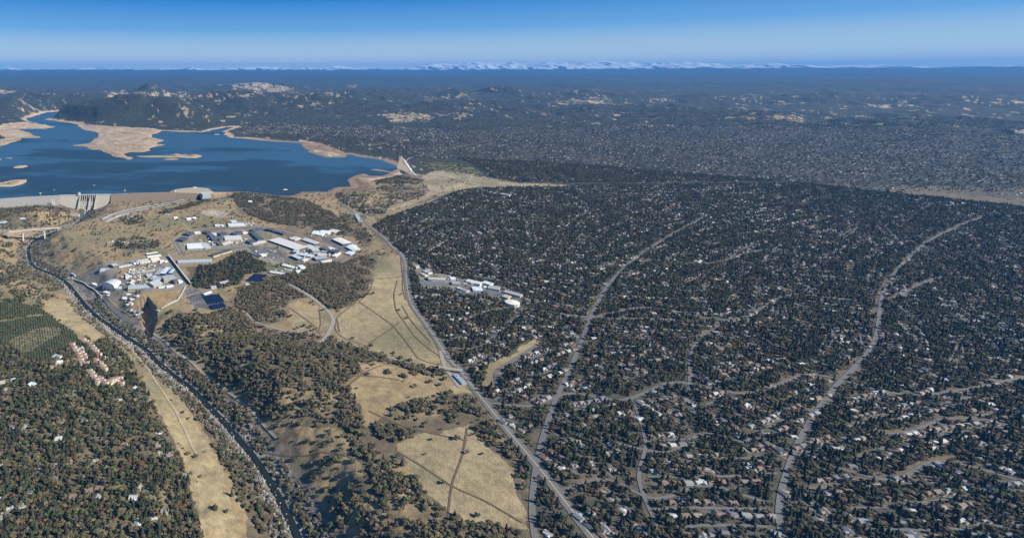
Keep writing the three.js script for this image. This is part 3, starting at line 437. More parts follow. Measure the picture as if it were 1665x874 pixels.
// ---------------------------------------------------------------- roads, tracks, walls
for (const [n, s, w, m] of [
  ['highway', '552,330 575,346 590,357 602,368 613,377 625,386 636,399 652,412 659,426 661,452 665,481 673,500 690,523 708,549 719,567 733,586 750,604 766,625 790,655 830,705 900,790 985,900', 24, M.asphalt],
  ['frontage_road', '717,570 719,582 722,592 726,601 735,612 748,630', 13, M.paleRoad], ['curved_road', '470,462 491,473.5 510,485.5 527,500 538,511.5 542,522 538,533 532,545 522,558', 15, M.paleRoad],
  ['bridge_approach', '95,369.3 110,366.5 125,364.5 150,361.5 170,358', 12, M.asphalt], ['bridge_approach', '-120,383 -40,380 0,378 14,376.3', 13, M.asphalt],
  ['perimeter_road', '117,452.5 130,445 150,437.5 180,429 215,424 255,420 272,416 290,410 285,398 283,389 296,382 311,376 338,371 383,367.5 420,369 448,373 478,380 512,392 545,404 573,416', 11, M.paleRoad],
  ['inner_road', '285,388 289,398 294,407 300,415', 13, M.asphalt], ['inner_road', '281,390 286,401 293,414', 9, M.asphalt], ['yard_road', '304,412 340,407 380,404 420,401 448,405 466,420 490,428 520,428 550,424 566,416', 10, M.asphalt],
  ['canyon_road', '117,453 137,460 156,473 165,482 179.5,499 196,513.5 220,526 234.5,534.5', 13, M.asphalt], ['rail_bed', '176,486 186,495 197,504.5 210,511 224,518 236,527', 6, M.paleRoad],
  ['canal_path', '237,535 248,540 269.5,556 288,574 299,580 319,596 339,613 360,628 400,660 450,712', 8, M.dirt], ['meadow_trail', '126,483 140,497 158,514 170,530 184,545 205,560 222,578 240,600 256,625 285,668 320,740', 6, M.dirt],
  ['gate_lane', '302,464 296,476 290,486 300,483 312,479 330,474 344,470', 10, M.paleRoad], ['dam_road', '163,339 176,332.5 190,329.5 205,327.6 222,326.5', 9, M.dirt], ['toe_road', '0,339.6 25,338.5 60,335.5 95,334 115,335', 9, M.paleRoad],
  ['junction_road', '516,337 535,342 552,345 583,348 620,349 632,350.5 645,346 657,342 687,332 708,324 737,320', 13, M.paleRoad], ['field_road', '688,283 705,285 720,287 740,292 760,299 790,303 830,300', 11, M.asphalt],
  ['shop_street', '676,440 690,450 712,456 735,470 770,480 800,492 830,498 880,505 960,516 1100,520', 13, M.asphalt], ['lot_road', '812,629 806,612 812,600 830,588 847,578 875,560', 11, M.asphalt],
  ['side_street', '697,408 712,399 728,390 742,384', 9, M.paleRoad], ['side_street', '735,566 760,568 784,562 800,550 822,530 846,512', 9, M.asphalt], ['side_street', '800,440 830,436 880,430 960,428 1060,424', 10, M.asphalt], ['side_street', '760,520 800,505 847,500', 8, M.asphalt], ['side_street', '640,395 660,385 690,372 730,360 790,350 860,346', 9, M.asphalt],
  ['lake_road', '660,262 668,256 690,250 720,244 760,236 800,226', 14, M.paleRoad], ['hill_lane', '262,350 280,356 296,363 310,376', 7, M.dirt], ['hill_lane', '205,392 230,396 256,390', 8, M.paleRoad], ['camp_road', '395,505 420,525 447,534 480,540 510,543 530,549 560,556 600,570 650,586 700,597', 9, M.paleRoad],
  ['avenue', '905,985 868,860 872,760 900,660 940,570 968,500 1010,440 1075,392 1150,350', 13, M.asphalt], ['avenue', '790,655 860,660 930,640 1010,650 1100,622 1210,640 1330,610 1460,640 1700,610', 11, M.asphalt], ['avenue', '1330,985 1270,860 1290,740 1350,640 1420,560 1440,470 1500,400 1600,350', 12, M.asphalt], ['avenue', '950,520 1060,500 1180,520 1290,480 1420,490 1560,450 1700,470', 10, M.asphalt],
  ['side_street', '905,800 990,780 1060,810 1150,790 1240,815', 8, M.asphalt], ['side_street', '1000,720 1080,735 1150,705 1220,722', 8, M.asphalt], ['side_street', '1360,760 1440,780 1540,750 1690,790', 8, M.asphalt], ['side_street', '1040,420 1150,428 1260,405 1400,418', 9, M.asphalt], ['side_street', '1380,690 1450,705 1560,680 1700,700', 8, M.asphalt], ['side_street', '1030,650 1050,720 1040,780 1070,860', 8, M.asphalt], ['side_street', '1120,640 1130,560 1170,530', 8, M.asphalt],
]) structure(n, ribbon(lineOf(s), w, 1.1), m);
structure('highway_median', ribbon(lineOf('590,357 602,368 613,377 625,386 636,399 652,412 659,426 661,452 665,481 673,500 690,523 708,549 719,567 733,586 750,604 766,625 790,655 830,705 900,790 985,900'), 3.2, 1.3), M.dirt);
for (const s of ['585,491 602,503 620,515.5 638,529 654,547 668,566 679,582', '579,492 570,498 561,505 548,517.5 545,528 548,540 556,547 567,552.5 583,558 599,563', '599.5,560 620,545 640,531.5 650,523', '646,456 641,479 642,492 645,505 659.5,526 681,553 698,567 715,579', '612,453 634,452 654,448.5', '651.5,416 653,432 655,452 655,470 660,488', '679,582 700,590 716,592',
  '470.5,500 492,515 517,534', '519,505 521,518 520,532 512,541.5 490,540.5 473,538.5 442,536', '566,627 580,616 595,605 612,597 622,594', '570,611 590,611 620,613 650,618', '654,497 668,520 690,545 700,556', '548,518 552,540', '583,492 600,474 608,452', '648,735 690,760 735,790 790,815 850,850', '760,695 752,740 735,790 728,850', '600,668 650,690 700,704 760,716', '430,735 480,742 530,736 585,748']) structure('firebreak_track', ribbon(lineOf(s, 8), 4.6, 0.9), M.track);
{ // bridge over the gorge
  const A = at(14, 376.6), B = at(95.5, 369.6), ya = -4, a = onPlane(14, 376.4, ya), b = onPlane(95.5, 369.6, ya), dx = b[0] - a[0], dF = b[1] - a[1], l = Math.hypot(dx, dF), mid = [(a[0] + b[0]) / 2, ya, (a[1] + b[1]) / 2];
  const t = thing('road_bridge', 'long pale concrete road bridge across the river gorge below the dam', 'bridge', mid, Math.atan2(dF, dx));
  mesh('deck', bx(l, 2.4, 22, 0, -2.4, 0), M.paleConcrete, t); mesh('road', bx(l, 0.3, 17, 0, 0.02, 0), M.paleRoad, t); for (const s of [-1, 1]) mesh('parapet', bx(l, 1.3, 0.6, 0, 0, s * 10.6), M.paleConcrete, t);
  for (const k of [0.27, 0.70]) mesh('pier', bx(7, 82, 11, (k - 0.5) * l, -84, 0), M.paleConcrete, t);
  const arch = prism([[-0.23 * l, -14], [-0.1 * l, -6], [0.1 * l, -6], [0.2 * l, -14], [0.2 * l, -2.4], [-0.23 * l, -2.4]], 14); arch.translate(0, 0, -7); mesh('girder', arch, M.concrete, t); for (const s of [-1, 1]) mesh('abutment', bx(18, 26, 22, s * l / 2, -28, 0), M.concrete, t);
}
{ // highway overpass
  const a = at(711, 599.5), b = at(752, 605.5), dx = b[0] - a[0], dF = b[2] - a[2], l = Math.hypot(dx, dF), y = Math.max(a[1], b[1]) + 6, t = thing('overpass', 'pale concrete overpass crossing above the highway', 'bridge', [(a[0] + b[0]) / 2, y, (a[2] + b[2]) / 2], Math.atan2(dF, dx));
  mesh('deck', bx(l, 1.8, 13, 0, -1.8, 0), M.paleConcrete, t); mesh('road', bx(l, 0.2, 10, 0, 0.02, 0), M.paleRoad, t); for (const s of [-1, 1]) mesh('parapet', bx(l, 1.1, 0.5, 0, 0, s * 6.2), M.paleConcrete, t); for (const s of [-0.4, -0.05, 0.4]) mesh('pier', bx(2, 9, 10, s * l, -10, 0), M.concrete, t);
}
{ const L = [[579.5, 349], [586.5, 362]].map((q) => at(...q)), mid = at(583, 355), dx = L[1][0] - L[0][0], dF = L[1][2] - L[0][2], t = thing('overpass', 'blue-grey concrete overpass where two roads cross beyond the wooded ridge', 'bridge', [mid[0], mid[1] + 5, mid[2]], Math.atan2(dF, dx)); mesh('deck', bx(Math.hypot(dx, dF), 1.8, 26, 0, -1.8, 0), mat(0.34, 0.39, 0.43, 0.9), t); for (const s of [-1, 1]) mesh('parapet', bx(Math.hypot(dx, dF), 1.2, 0.6, 0, 0, s * 12.8), M.paleConcrete, t); }
const wallRun = (s, h, w, m, label, cat, nm) => {
  const L = dense(poly(s), 16), p0 = L[Math.floor(L.length / 2)], p = [p0[0], land(p0[0], p0[1]), p0[1]], t = thing(nm, label, cat, p), G = [], K = [];
  for (let i = 1; i < L.length; i++) { const a = L[i - 1], b = L[i], dx = b[0] - a[0], dF = b[1] - a[1], l = Math.hypot(dx, dF), x = (a[0] + b[0]) / 2, F = (a[1] + b[1]) / 2, y = Math.min(land(a[0], a[1]), land(b[0], b[1])); G.push(bx(l + 0.2, h + 3, w, x - p[0], y - 3 - p[1], -(F - p[2]), Math.atan2(dF, dx))); K.push(bx(l + 0.25, 0.5, w + 0.7, x - p[0], y + h - p[1], -(F - p[2]), Math.atan2(dF, dx))); }
  mesh('wall', mergeGeometries(G), m, t); mesh('coping', mergeGeometries(K), M.paleConcrete, t); return t;
};
wallRun('273.5,417 283,429 293,442 302,454 309.5,463', 11, 4, mat(0.12, 0.115, 0.11, 0.95), 'tall dark stone prison wall running diagonally between the old yard and the town trees', 'wall', 'prison_wall');
wallRun('243,529 250,516 258,507 271,497 289,488.5 295.5,478.5 301.5,466.5', 5, 3, M.stone, 'pale stone wall curving across the dry knoll to the parking lot', 'wall', 'prison_wall');
wallRun('118,454 137.5,461.5 156,474.5 164.5,483', 6, 2.5, M.stone, 'stone river wall with a lane behind it above the canyon', 'wall', 'river_wall');
wallRun('116,446 122,449.5', 9, 4, M.paleConcrete, 'short pale wall at the old footbridge beside the canyon', 'wall', 'river_wall');
for (const [x, y, l] of [[117.5, 456, 'stone guard tower where the canyon wall meets the yard road'], [164.5, 486, 'stone guard tower on the canyon rim below the white gymnasium'], [234.5, 540, 'stone guard tower at the lower end of the canyon road'], [298, 583, 'small white gauge house on the canal path']]) { const p = at(x, y), t = thing('guard_tower', l, 'tower', p), h = l[0] === 's' && l[1] === 'm' ? 6 : 16; mesh('shaft', bx(5.5, h, 5.5, 0, -2, 0), M.stone, t); const c = mesh('cabin', bx(7, 4, 7, 0, h - 2, 0), M.white, t); mesh('window', bx(7.2, 1.6, 7.2, 0, h - 0.4, 0), M.glass, c); const r = new THREE.ConeGeometry(5.6, 2.4, 4); r.rotateY(Math.PI / 4); mesh('roof', r.translate(0, h + 3.2, 0), M.greyRoof, t); }
// ---------------------------------------------------------------- buildings of the two walled yards, offices, shops
const bld = (name, label, cat, x0, y0, x1, y1, depth, h, roof, wall, rf, o = {}) => {
  const a = at(x0, y0), b = at(x1, y1), dx = b[0] - a[0], dF = b[2] - a[2], w = Math.hypot(dx, dF), y = Math.min(a[1], b[1]) - 0.5, t = thing(name, label, cat, [(a[0] + b[0]) / 2, y, (a[2] + b[2]) / 2], Math.atan2(dF, dx), o.group);
  mesh('wall', bx(w, h, depth, 0, 0, -depth / 2), wall, t);
  if (roof === 'flat') {
    const r = mesh('roof', bx(w + 0.6, 0.7, depth + 0.6, 0, h, -depth / 2), rf, t);
    if (w > 30 && depth > 14) { const n = Math.min(7, Math.round(w / 20)); for (let i = 0; i < n; i++) mesh('roof_unit', bx(rr(2.5, 5), rr(1.2, 2.2), rr(2.5, 5), (i + 0.5 - n / 2) * w / n + rr(-4, 4), h + 0.7, -depth * rr(0.25, 0.75)), M.greyRoof, r); }
  } else if (roof === 'gable') {
    const rise = o.rise || depth * 0.16, g = prism([[-depth / 2 - 0.7, 0], [depth / 2 + 0.7, 0], [0, rise]], w + 1.2); g.rotateY(Math.PI / 2); g.translate(-w / 2 - 0.6, h, -depth / 2); mesh('roof', g, rf, t);
    if (o.vents) for (let i = 0; i < o.vents; i++) mesh('ridge_vent', bx(3, 1.6, 2.4, ((i + 0.5) / o.vents - 0.5) * w, h + rise - 0.5, -depth / 2), M.greyRoof, t);
  } else if (roof === 'shed') { const g = prism([[0.7, 0], [-depth - 0.7, o.rise || 6], [-depth - 0.7, 0]].map(([p, q]) => [-p, q]), w + 1); g.rotateY(Math.PI / 2); g.translate(-w / 2 - 0.5, h, 0); mesh('roof', g, rf, t); }
  else if (roof === 'barrel') { const g = new THREE.CylinderGeometry(w / 2, w / 2, depth, 20, 1, false, -Math.PI / 2, Math.PI); g.rotateX(-Math.PI / 2); g.scale(1, o.rise ? o.rise / (w / 2) : 0.5, 1); g.translate(0, h, -depth / 2); mesh('roof', g, rf, t); }
  if (o.win) { const n = o.win; for (let i = 0; i < n; i++) mesh('window', bx(w / n * 0.5, h * 0.24, 0.3, ((i + 0.5) / n - 0.5) * w, h * 0.5, 0.1), M.glass, t); }
  if (o.doors) for (let i = 0; i < o.doors; i++) mesh('door', bx(Math.min(5, w / o.doors * 0.4), h * 0.55, 0.3, ((i + 0.5) / o.doors - 0.5) * w, 0.5, 0.12), M.gate, t);
  if (o.wing) for (const q of o.wing) { const k = mesh('annex', bx(q[2], q[3], q[4], q[0], 0, q[1]), q[5] || wall, t); mesh('roof', bx(q[2] + 0.5, 0.6, q[4] + 0.5, q[0], q[3], q[1]), rf, k); }
  return t;
};
const W = M.white, WR = M.whiteRoof, BR = M.blueRoof, CR = M.cream, SL = M.slate, GR = M.greyRoof, TN = M.tan, IC = M.ice, CO = mat(0.40, 0.38, 0.33, 0.9), DK = mat(0.10, 0.105, 0.12, 0.85), PB = mat(0.48, 0.54, 0.58, 0.55);
for (const [label, x0, y0, x1, y1, d, h, roof, wall, rf, o] of [
  // old yard, left to right
  ['pale blue-roofed warehouse with white front on the left end of the old yard', 162, 443.5, 187, 438, 44, 9, 'gable', W, PB, { win: 5, vents: 3, rise: 7 }],
  ['grey gabled shed with dark end wall just right of the pale blue warehouse', 184.5, 435.5, 192, 433, 40, 9, 'gable', DK, GR, {}],
  ['long low cream shed on the slope right of the grey gabled shed', 194, 435.5, 215, 431, 12, 5, 'flat', CR, CR, { doors: 4 }],
  ['white boxy workshop at the upper left corner of the brown exercise ground', 218, 430, 222.5, 428.5, 26, 8, 'flat', W, GR, {}],
  ['grey and white workshop beside the boxy white one above the exercise ground', 223, 429.6, 227.5, 428, 26, 8, 'gable', W, PB, {}],
  ['long cream industrial hall with stepped roof above the exercise ground', 228, 429.5, 247, 426, 42, 9, 'flat', CR, mat(0.60, 0.55, 0.46, 0.8), { doors: 4 }],
  ['cream hall with peaked roof at the right of the long stepped hall', 247, 426.5, 260.5, 424, 44, 10, 'gable', CR, mat(0.62, 0.57, 0.48, 0.8), { rise: 6 }],
  ['small bright white shed right of the peaked cream hall', 261, 427, 267, 426, 22, 7, 'gable', W, WR, {}],
  ['small white flat shed at the end of the cream halls near the stone wall', 268, 427, 273, 426, 16, 6, 'flat', W, WR, {}],
  ['long white-roofed hall behind the cream halls', 238.5, 415.6, 257, 412.8, 22, 8, 'gable', DK, WR, { rise: 4 }],
  ['second long white-roofed hall in front of the other white hall', 240, 418.8, 262, 416, 16, 5, 'flat', W, WR, {}],
  ['large white barrel-roofed gymnasium on the canyon rim', 167, 471, 186, 470, 52, 30, 'barrel', W, WR, { rise: 13, doors: 3 }],
  ['low white annex in front of the barrel-roofed gymnasium', 167, 477.5, 183, 477, 16, 9, 'flat', W, WR, { doors: 4 }],
  ['long low white annex on the left of the barrel-roofed gymnasium', 148.5, 463.5, 166, 467.5, 22, 9, 'flat', W, WR, {}],
  ['small white store below the gymnasium annex', 173, 481.5, 183.5, 480.5, 10, 6, 'gable', W, WR, {}],
  ['pale blue low block between the gymnasium and the long cell block', 187.5, 471.5, 202, 469, 28, 8, 'flat', W, PB, {}],
  ['white shed standing below the pale blue low block', 197.5, 488, 210.5, 486, 26, 9, 'gable', W, WR, { rise: 4, doors: 2 }],
  ['little white store behind the lower white shed', 205, 480.5, 212, 479, 14, 5, 'flat', W, WR, {}],
  ['long blue-roofed stone cell block along the front of the old yard', 208, 474, 250, 467.5, 26, 13, 'shed', TN, PB, { win: 16, rise: 7 }],
  ['blue-roofed end wing at the right of the long cell block', 250, 467.8, 264, 462.5, 34, 11, 'shed', TN, PB, { win: 5, rise: 7 }],
  ['white and blue dining block left of the paved yard', 204, 452.5, 214.5, 450, 34, 10, 'flat', W, PB, { wing: [[-6, 8, 14, 6, 10]] }],
  ['dark grey shop with pale left wall right of the dining block', 216, 449, 221, 447, 24, 10, 'gable', DK, GR, {}],
  ['low stone wall building along the back of the paved yard', 222, 444.5, 250, 440, 8, 5, 'flat', CO, CO, {}],
  ['blue-grey square block in the right part of the paved yard', 250, 459, 264, 454.5, 40, 9, 'flat', CO, PB, { wing: [[6, -44, 20, 13, 10]] }],
  ['blue-grey hall behind the square block at the paved yard', 240, 452, 249, 449.5, 34, 8, 'gable', CO, GR, {}],
  ['dark-fronted long cell wing with thin white roof edges', 258, 450, 267, 440, 24, 12, 'flat', SL, GR, {}],
  ['second dark-fronted cell wing right of the first', 268, 448.5, 278, 437.5, 24, 12, 'flat', SL, IC, {}],
  ['third dark cell wing nearest the tall stone wall', 279.5, 446.5, 285, 440, 16, 9, 'flat', SL, IC, {}],
  ['broad tan hospital block with blue-grey flat roof', 267, 459, 286, 455.5, 52, 12, 'flat', TN, PB, { win: 7 }],
  ['low pale blue office right of the long cell block', 258, 469, 270, 467, 18, 6, 'flat', W, PB, {}],
  ['small white office with tan door near the gate lane', 271, 468.5, 282, 466.5, 18, 6, 'gable', W, IC, {}],
  ['small cube-like white gate office beside the stone wall', 291, 461, 297, 459, 22, 9, 'flat', W, WR, {}],
  ['dark hipped store left of the white gate office', 284, 462, 289.5, 460, 30, 12, 'gable', DK, SL, {}],
  ['long pale blue-roofed factory hall above the town trees', 289, 429, 344.5, 428, 46, 9, 'gable', CO, PB, { win: 14, vents: 6, rise: 7 }],
  // new yards
  ['large flat white kitchen block with notched roof below the leftmost exercise yard', 305, 406.5, 333, 404.5, 92, 8, 'flat', CR, WR, { doors: 4 }],
  ['white block with slanting end right of the large notched kitchen block', 333.5, 405, 343, 404, 88, 8, 'flat', CR, WR, {}],
  ['small white gatehouse on the top side of the leftmost exercise yard', 317, 381, 327, 380, 34, 7, 'flat', CR, WR, {}],
  ['dark angular housing unit on the left side of the leftmost exercise yard', 297, 394, 306, 389, 40, 12, 'flat', SL, SL, { group: 0 }],
  ['dark angular housing unit at the upper left of the leftmost exercise yard', 307, 384.5, 316, 380, 40, 12, 'flat', SL, SL, {}],
  ['dark angular housing unit at the upper right of the leftmost exercise yard', 327, 379.5, 337, 382, 38, 12, 'flat', SL, SL, {}],
  ['long dark housing unit on the right side of the leftmost exercise yard', 338, 383, 345, 393, 30, 12, 'flat', SL, SL, {}],
  ['dark housing unit on the left of the middle exercise yard', 357, 392, 365, 387.5, 40, 12, 'flat', SL, SL, {}],
  ['small pale school block above the middle exercise yard', 346, 383.5, 354, 382.5, 36, 7, 'flat', CR, WR, {}],
  ['dark housing unit above the white program block of the middle yard', 358, 384, 369, 381.5, 38, 12, 'flat', SL, SL, {}],
  ['wide white program block right of the middle exercise yard', 366, 391.5, 393.5, 390.5, 76, 8, 'flat', CR, WR, { doors: 4 }],
  ['low white front building below the middle exercise yard', 345, 399, 355, 398.5, 30, 7, 'flat', CR, WR, {}],
  ['dark unit between the two low white fronts of the middle yard', 355.5, 399.5, 362, 397, 40, 11, 'flat', SL, SL, {}],
  ['low white front building with angled plan right of the dark unit', 363, 399, 379, 394.5, 26, 7, 'flat', CR, WR, {}],
  ['dark housing unit at the top between middle and right yards', 384, 384, 396, 379, 42, 12, 'flat', SL, SL, {}],
  ['long dark housing unit slanting down between middle and right yards', 405, 379, 420, 393, 34, 13, 'flat', SL, SL, {}],
  ['pale low block in the crook of the slanting dark housing unit', 396, 381, 403, 379, 40, 7, 'flat', CR, WR, {}],
  ['dark housing unit below the slanting long one', 407, 397.5, 418, 395.5, 46, 12, 'flat', SL, SL, {}],
  ['dark housing unit along the upper left of the right exercise yard', 412, 378, 428, 374, 34, 12, 'flat', SL, SL, {}],
  ['dark housing unit along the top of the right exercise yard', 430, 375, 443, 377.5, 34, 12, 'flat', SL, SL, {}],
  ['dark housing unit along the upper right of the right exercise yard', 445, 378, 460, 383, 32, 12, 'flat', SL, SL, {}],
  ['low white gym with long wall between the right yard and the huge white hall', 412, 398.5, 433, 394, 30, 7, 'flat', CR, WR, {}],
  ['huge long white-roofed industries hall with dark front wall', 436, 392.5, 482, 409, 82, 10, 'flat', SL, WR, { doors: 9 }],
  ['white flat-roofed upper store behind the huge white hall', 470, 388.5, 479, 391.5, 52, 8, 'flat', CR, WR, {}],
  ['second white upper store right of the first behind the huge hall', 480, 392, 487, 388.5, 34, 8, 'flat', CR, WR, {}],
  ['long white program building with ribbed roof right of the upper stores', 490, 391, 512, 398.5, 40, 8, 'gable', SL, WR, { rise: 4 }],
  ['white laundry block right of the end of the huge hall', 501, 404.5, 511, 402.5, 40, 8, 'flat', CR, WR, {}],
  ['blue-grey tower-like health block in the round yard', 508.5, 412, 520, 411, 50, 15, 'flat', GR, PB, { win: 6 }],
  ['dark housing unit right of the blue-grey health block', 520, 405.5, 529, 409, 34, 12, 'flat', SL, SL, {}],
  ['small white block between two dark units in the round yard', 529, 405, 538, 408, 34, 7, 'flat', CR, WR, {}],
  ['dark housing unit at the right end of the round yard', 536, 412.5, 549, 414, 50, 13, 'flat', SL, SL, {}],
  ['curved white end building at the right tip of the round yard', 546, 419, 555, 412.5, 22, 8, 'flat', CR, WR, {}],
  ['dark housing unit at the lower left of the round yard', 472, 418.5, 485, 424, 30, 12, 'flat', SL, PB, {}],
  ['pale blue cube at the left start of the round yard', 475, 412.5, 482, 413.5, 44, 13, 'flat', CO, PB, {}],
  ['long low blue-roofed building across the round yard', 483, 416, 506, 419.5, 34, 9, 'flat', CO, PB, {}],
  ['cream gym block in the middle of the round yard', 516, 417.5, 531, 418.5, 40, 9, 'flat', CR, WR, {}],
  ['dark housing unit along the lower edge of the round yard', 514, 424.5, 533, 423, 46, 11, 'flat', SL, PB, {}],
  ['white low building at the lower edge of the round yard', 524, 427.5, 540, 424.5, 18, 7, 'flat', CR, WR, {}],
  ['small white slanted shed on the lower grass of the round yard', 494, 425.5, 502, 422.5, 14, 6, 'flat', CR, WR, {}],
  // outside
  ['long white-walled warehouse with blue-grey roof above the exercise yards', 372, 369, 398, 368, 60, 9, 'gable', W, PB, { doors: 6, rise: 5 }],
  ['small white store left of the long white-walled warehouse', 361, 368.5, 364, 368, 26, 7, 'flat', W, WR, {}],
  ['grey slatted shed between small store and the long warehouse', 350, 369, 358, 368.5, 40, 6, 'gable', GR, PB, {}],
  ['pale office high on the dirt lot above the warehouse', 377, 362.5, 386, 361.5, 40, 7, 'flat', CO, IC, {}],
  ['white office at the left of the upper right cluster under the wooded ridge', 506, 382, 516, 383, 70, 9, 'flat', W, WR, { win: 4 }],
  ['longer white office in the middle of the upper right cluster', 516, 383.5, 524, 384.5, 60, 8, 'flat', W, WR, {}],
  ['white hall behind the offices of the upper right cluster', 519, 379.5, 534, 381.5, 60, 8, 'gable', W, WR, { rise: 4 }],
  ['white hall partly behind trees at the right of the upper right cluster', 533, 377.5, 545, 380, 60, 8, 'gable', W, WR, { rise: 4 }],
  ['long white-roofed hall with dark open side by the east parking strip', 540, 391, 557.5, 399.5, 60, 11, 'gable', SL, WR, { doors: 6, rise: 4 }],
  ['pale greenish-white hall at the lower end of the east parking strip', 562, 403, 573, 409, 50, 9, 'gable', CO, mat(0.66, 0.72, 0.68, 0.6), { rise: 4 }],
  ['small pale hall behind the greenish-white hall', 566, 400, 573, 402.5, 34, 7, 'flat', W, IC, {}],
  ['small blue-grey gate building at the end of the east parking strip', 570, 415.5, 578, 411.5, 34, 7, 'flat', CO, IC, {}],
  ['white-roofed office bar above the lower lawn', 458, 432.8, 482, 437, 24, 7, 'gable', CO, WR, { win: 6, rise: 3 }],
  ['white square office at the right end of the lower lawn', 489, 437.5, 497, 436.5, 36, 8, 'flat', W, WR, {}],
  ['small white cabin below the square office near the oaks', 483, 444, 490, 442.5, 26, 6, 'gable', W, WR, {}],
  ['long white-roofed office bar below the lower lawn', 438, 444.5, 460.5, 447, 24, 7, 'gable', CO, WR, { win: 6, rise: 3 }],
  ['white training office in the staff parking lot', 426, 417.5, 434, 415.5, 28, 7, 'flat', W, WR, {}],
  ['dark long canopy-roofed shed left of the training office', 405, 412, 422, 419.5, 12, 5, 'flat', CO, SL, {}],
  ['long dark slant-roofed kennel shed above the town trees', 347, 418.5, 377, 409, 24, 8, 'shed', TN, SL, { rise: 5 }],
  ['pale long roofed classroom by the lower parking lots', 333, 481, 345, 476.5, 18, 6, 'gable', CO, IC, {}],
  ['white visitors block at the lower edge of the town trees', 343, 470.5, 352, 470, 30, 6, 'flat', W, PB, {}],
  ['grey office with light roof among the lower town trees', 359, 463, 374, 459, 24, 6, 'gable', CO, GR, {}],
  ['white water works hut in the pale clearing below the solar field', 399, 463.5, 406, 463, 14, 4, 'flat', W, WR, {}],
  ['white house standing on the wooded ridge by the lake', 403.5, 329.5, 410, 329, 26, 8, 'gable', W, WR, { rise: 5 }],
  ['white bunkhouse on the tan slope below the spillway channel', 283, 356, 289, 355.5, 30, 7, 'gable', W, WR, {}],
  ['second white bunkhouse right of the first on the tan slope', 304, 358, 311, 357, 30, 7, 'gable', W, WR, {}],
  ['third white bunkhouse right end of the tan slope row', 312, 357, 319, 355.5, 30, 7, 'gable', W, WR, {}],
  ['grey construction office left of the bunkhouses', 266, 350, 274, 350, 26, 6, 'flat', CO, GR, {}],
  ['large blue-grey hall beside the dam flat at the left picture edge', -6, 365, 12, 362.5, 36, 9, 'gable', CO, BR, { rise: 5 }],
  ['pale hut behind the blue-grey hall on the dam flat', 32, 357, 40, 356.5, 22, 6, 'gable', CR, IC, {}],
  // right
  ['pale blue long roof at the highway fork under the overpass', 737, 611.5, 751, 626, 16, 6, 'flat', CO, mat(0.30, 0.37, 0.43, 0.6), { }],
  ['long dark-roofed store with white stalls behind at the shops', 685, 467, 728, 468, 50, 10, 'flat', CO, mat(0.14, 0.15, 0.16, 0.8), { doors: 8 }],
  ['long row of pale townhouses above the dark-roofed store', 697, 456.5, 725, 458, 30, 9, 'gable', W, CO, { win: 12 }],
  ['pale blue-roofed market on the shop street', 770, 474, 786, 475.5, 44, 8, 'flat', W, IC, { doors: 3 }],
  ['long white shop building above the pale blue market', 757, 459, 781, 465, 34, 8, 'flat', W, WR, { doors: 5 }],
  ['cream shop with grey roof at the shop street bend', 735, 463.5, 748, 465, 34, 8, 'flat', CR, GR, {}],
  ['small white corner shop near the dark-roofed store', 733, 455.5, 741, 456, 26, 7, 'gable', W, WR, {}],
  ['broad grey-roofed shop at the right end of the shop street', 793, 470, 812, 474, 40, 8, 'flat', CO, GR, {}],
  ['pale church hall near the highway lot', 677, 436, 683, 435, 22, 7, 'gable', CR, GR, {}],
  ['tan shop with pale awning left of the water tank', 816, 484, 826, 487, 34, 7, 'flat', TN, CO, { doors: 3 }],
  ['long grey shop strip beyond the shop street end', 818, 476, 846, 484, 30, 7, 'flat', CO, GR, { doors: 6 }],
  ['white low shop between church hall and townhouse row', 686, 441, 697, 446, 26, 6, 'flat', W, CO, { doors: 3 }],
  ['cream garage block below the church hall', 683, 446, 691, 450, 20, 6, 'flat', CR, CR, {}],
  ['grey roofed diner across the street from the pale market', 748, 472, 758, 476, 26, 6, 'gable', CR, GR, {}],
  ['white petrol canopy near the shop street bend', 742, 469, 748, 471, 16, 5, 'flat', CO, WR, {}],
  ['pale office block above the long white shop', 783, 461, 797, 466, 30, 9, 'flat', CR, IC, { win: 5 }],
  ['white school row at the far right above the dark treed suburb', 812, 316, 828, 319, 40, 8, 'flat', W, GR, { doors: 6 }],
]) bld(cat4(label), label, cat4(label).split('_').pop(), x0, y0, x1, y1, d, h, roof, vary(wall), vary(rf), o.group === 0 ? {} : o);
function vary(m) { // paint of different age
  if (m !== W && m !== WR && m !== SL && m !== PB && m !== CR) return m;
  const c = m.color, k = m === W || m === WR ? [1, 0.9, 0.78, 0.68, 0.95][Math.floor(rnd() * 5)] : [1, 0.85, 1.15, 0.75][Math.floor(rnd() * 4)], u = rr(0.95, 1.04), q = (v) => Math.round(v * 50) / 50; return mat(q(c.r * k * u), q(c.g * k), q(c.b * k / u), m.roughness);
}
function cat4(l) {
  for (const [k, n] of [['gymnasium on', 'gymnasium'], ['cell block', 'cell_block'], ['cell wing', 'cell_block'], ['housing unit', 'housing_block'], ['warehouse', 'warehouse'], ['church', 'church_hall'], ['market', 'market_building'], ['townhouses', 'townhouse_row'], ['school', 'school_building'], ['shop ', 'shop_building'], ['store with', 'shop_building'], ['house standing', 'house'], ['bunkhouse', 'bunkhouse'], ['hall', 'industrial_hall'], ['shed', 'shed'], ['hut', 'hut'], ['cabin', 'hut'], ['office', 'office_building']]) if (l.includes(k)) return n;
  return 'yard_building';
}
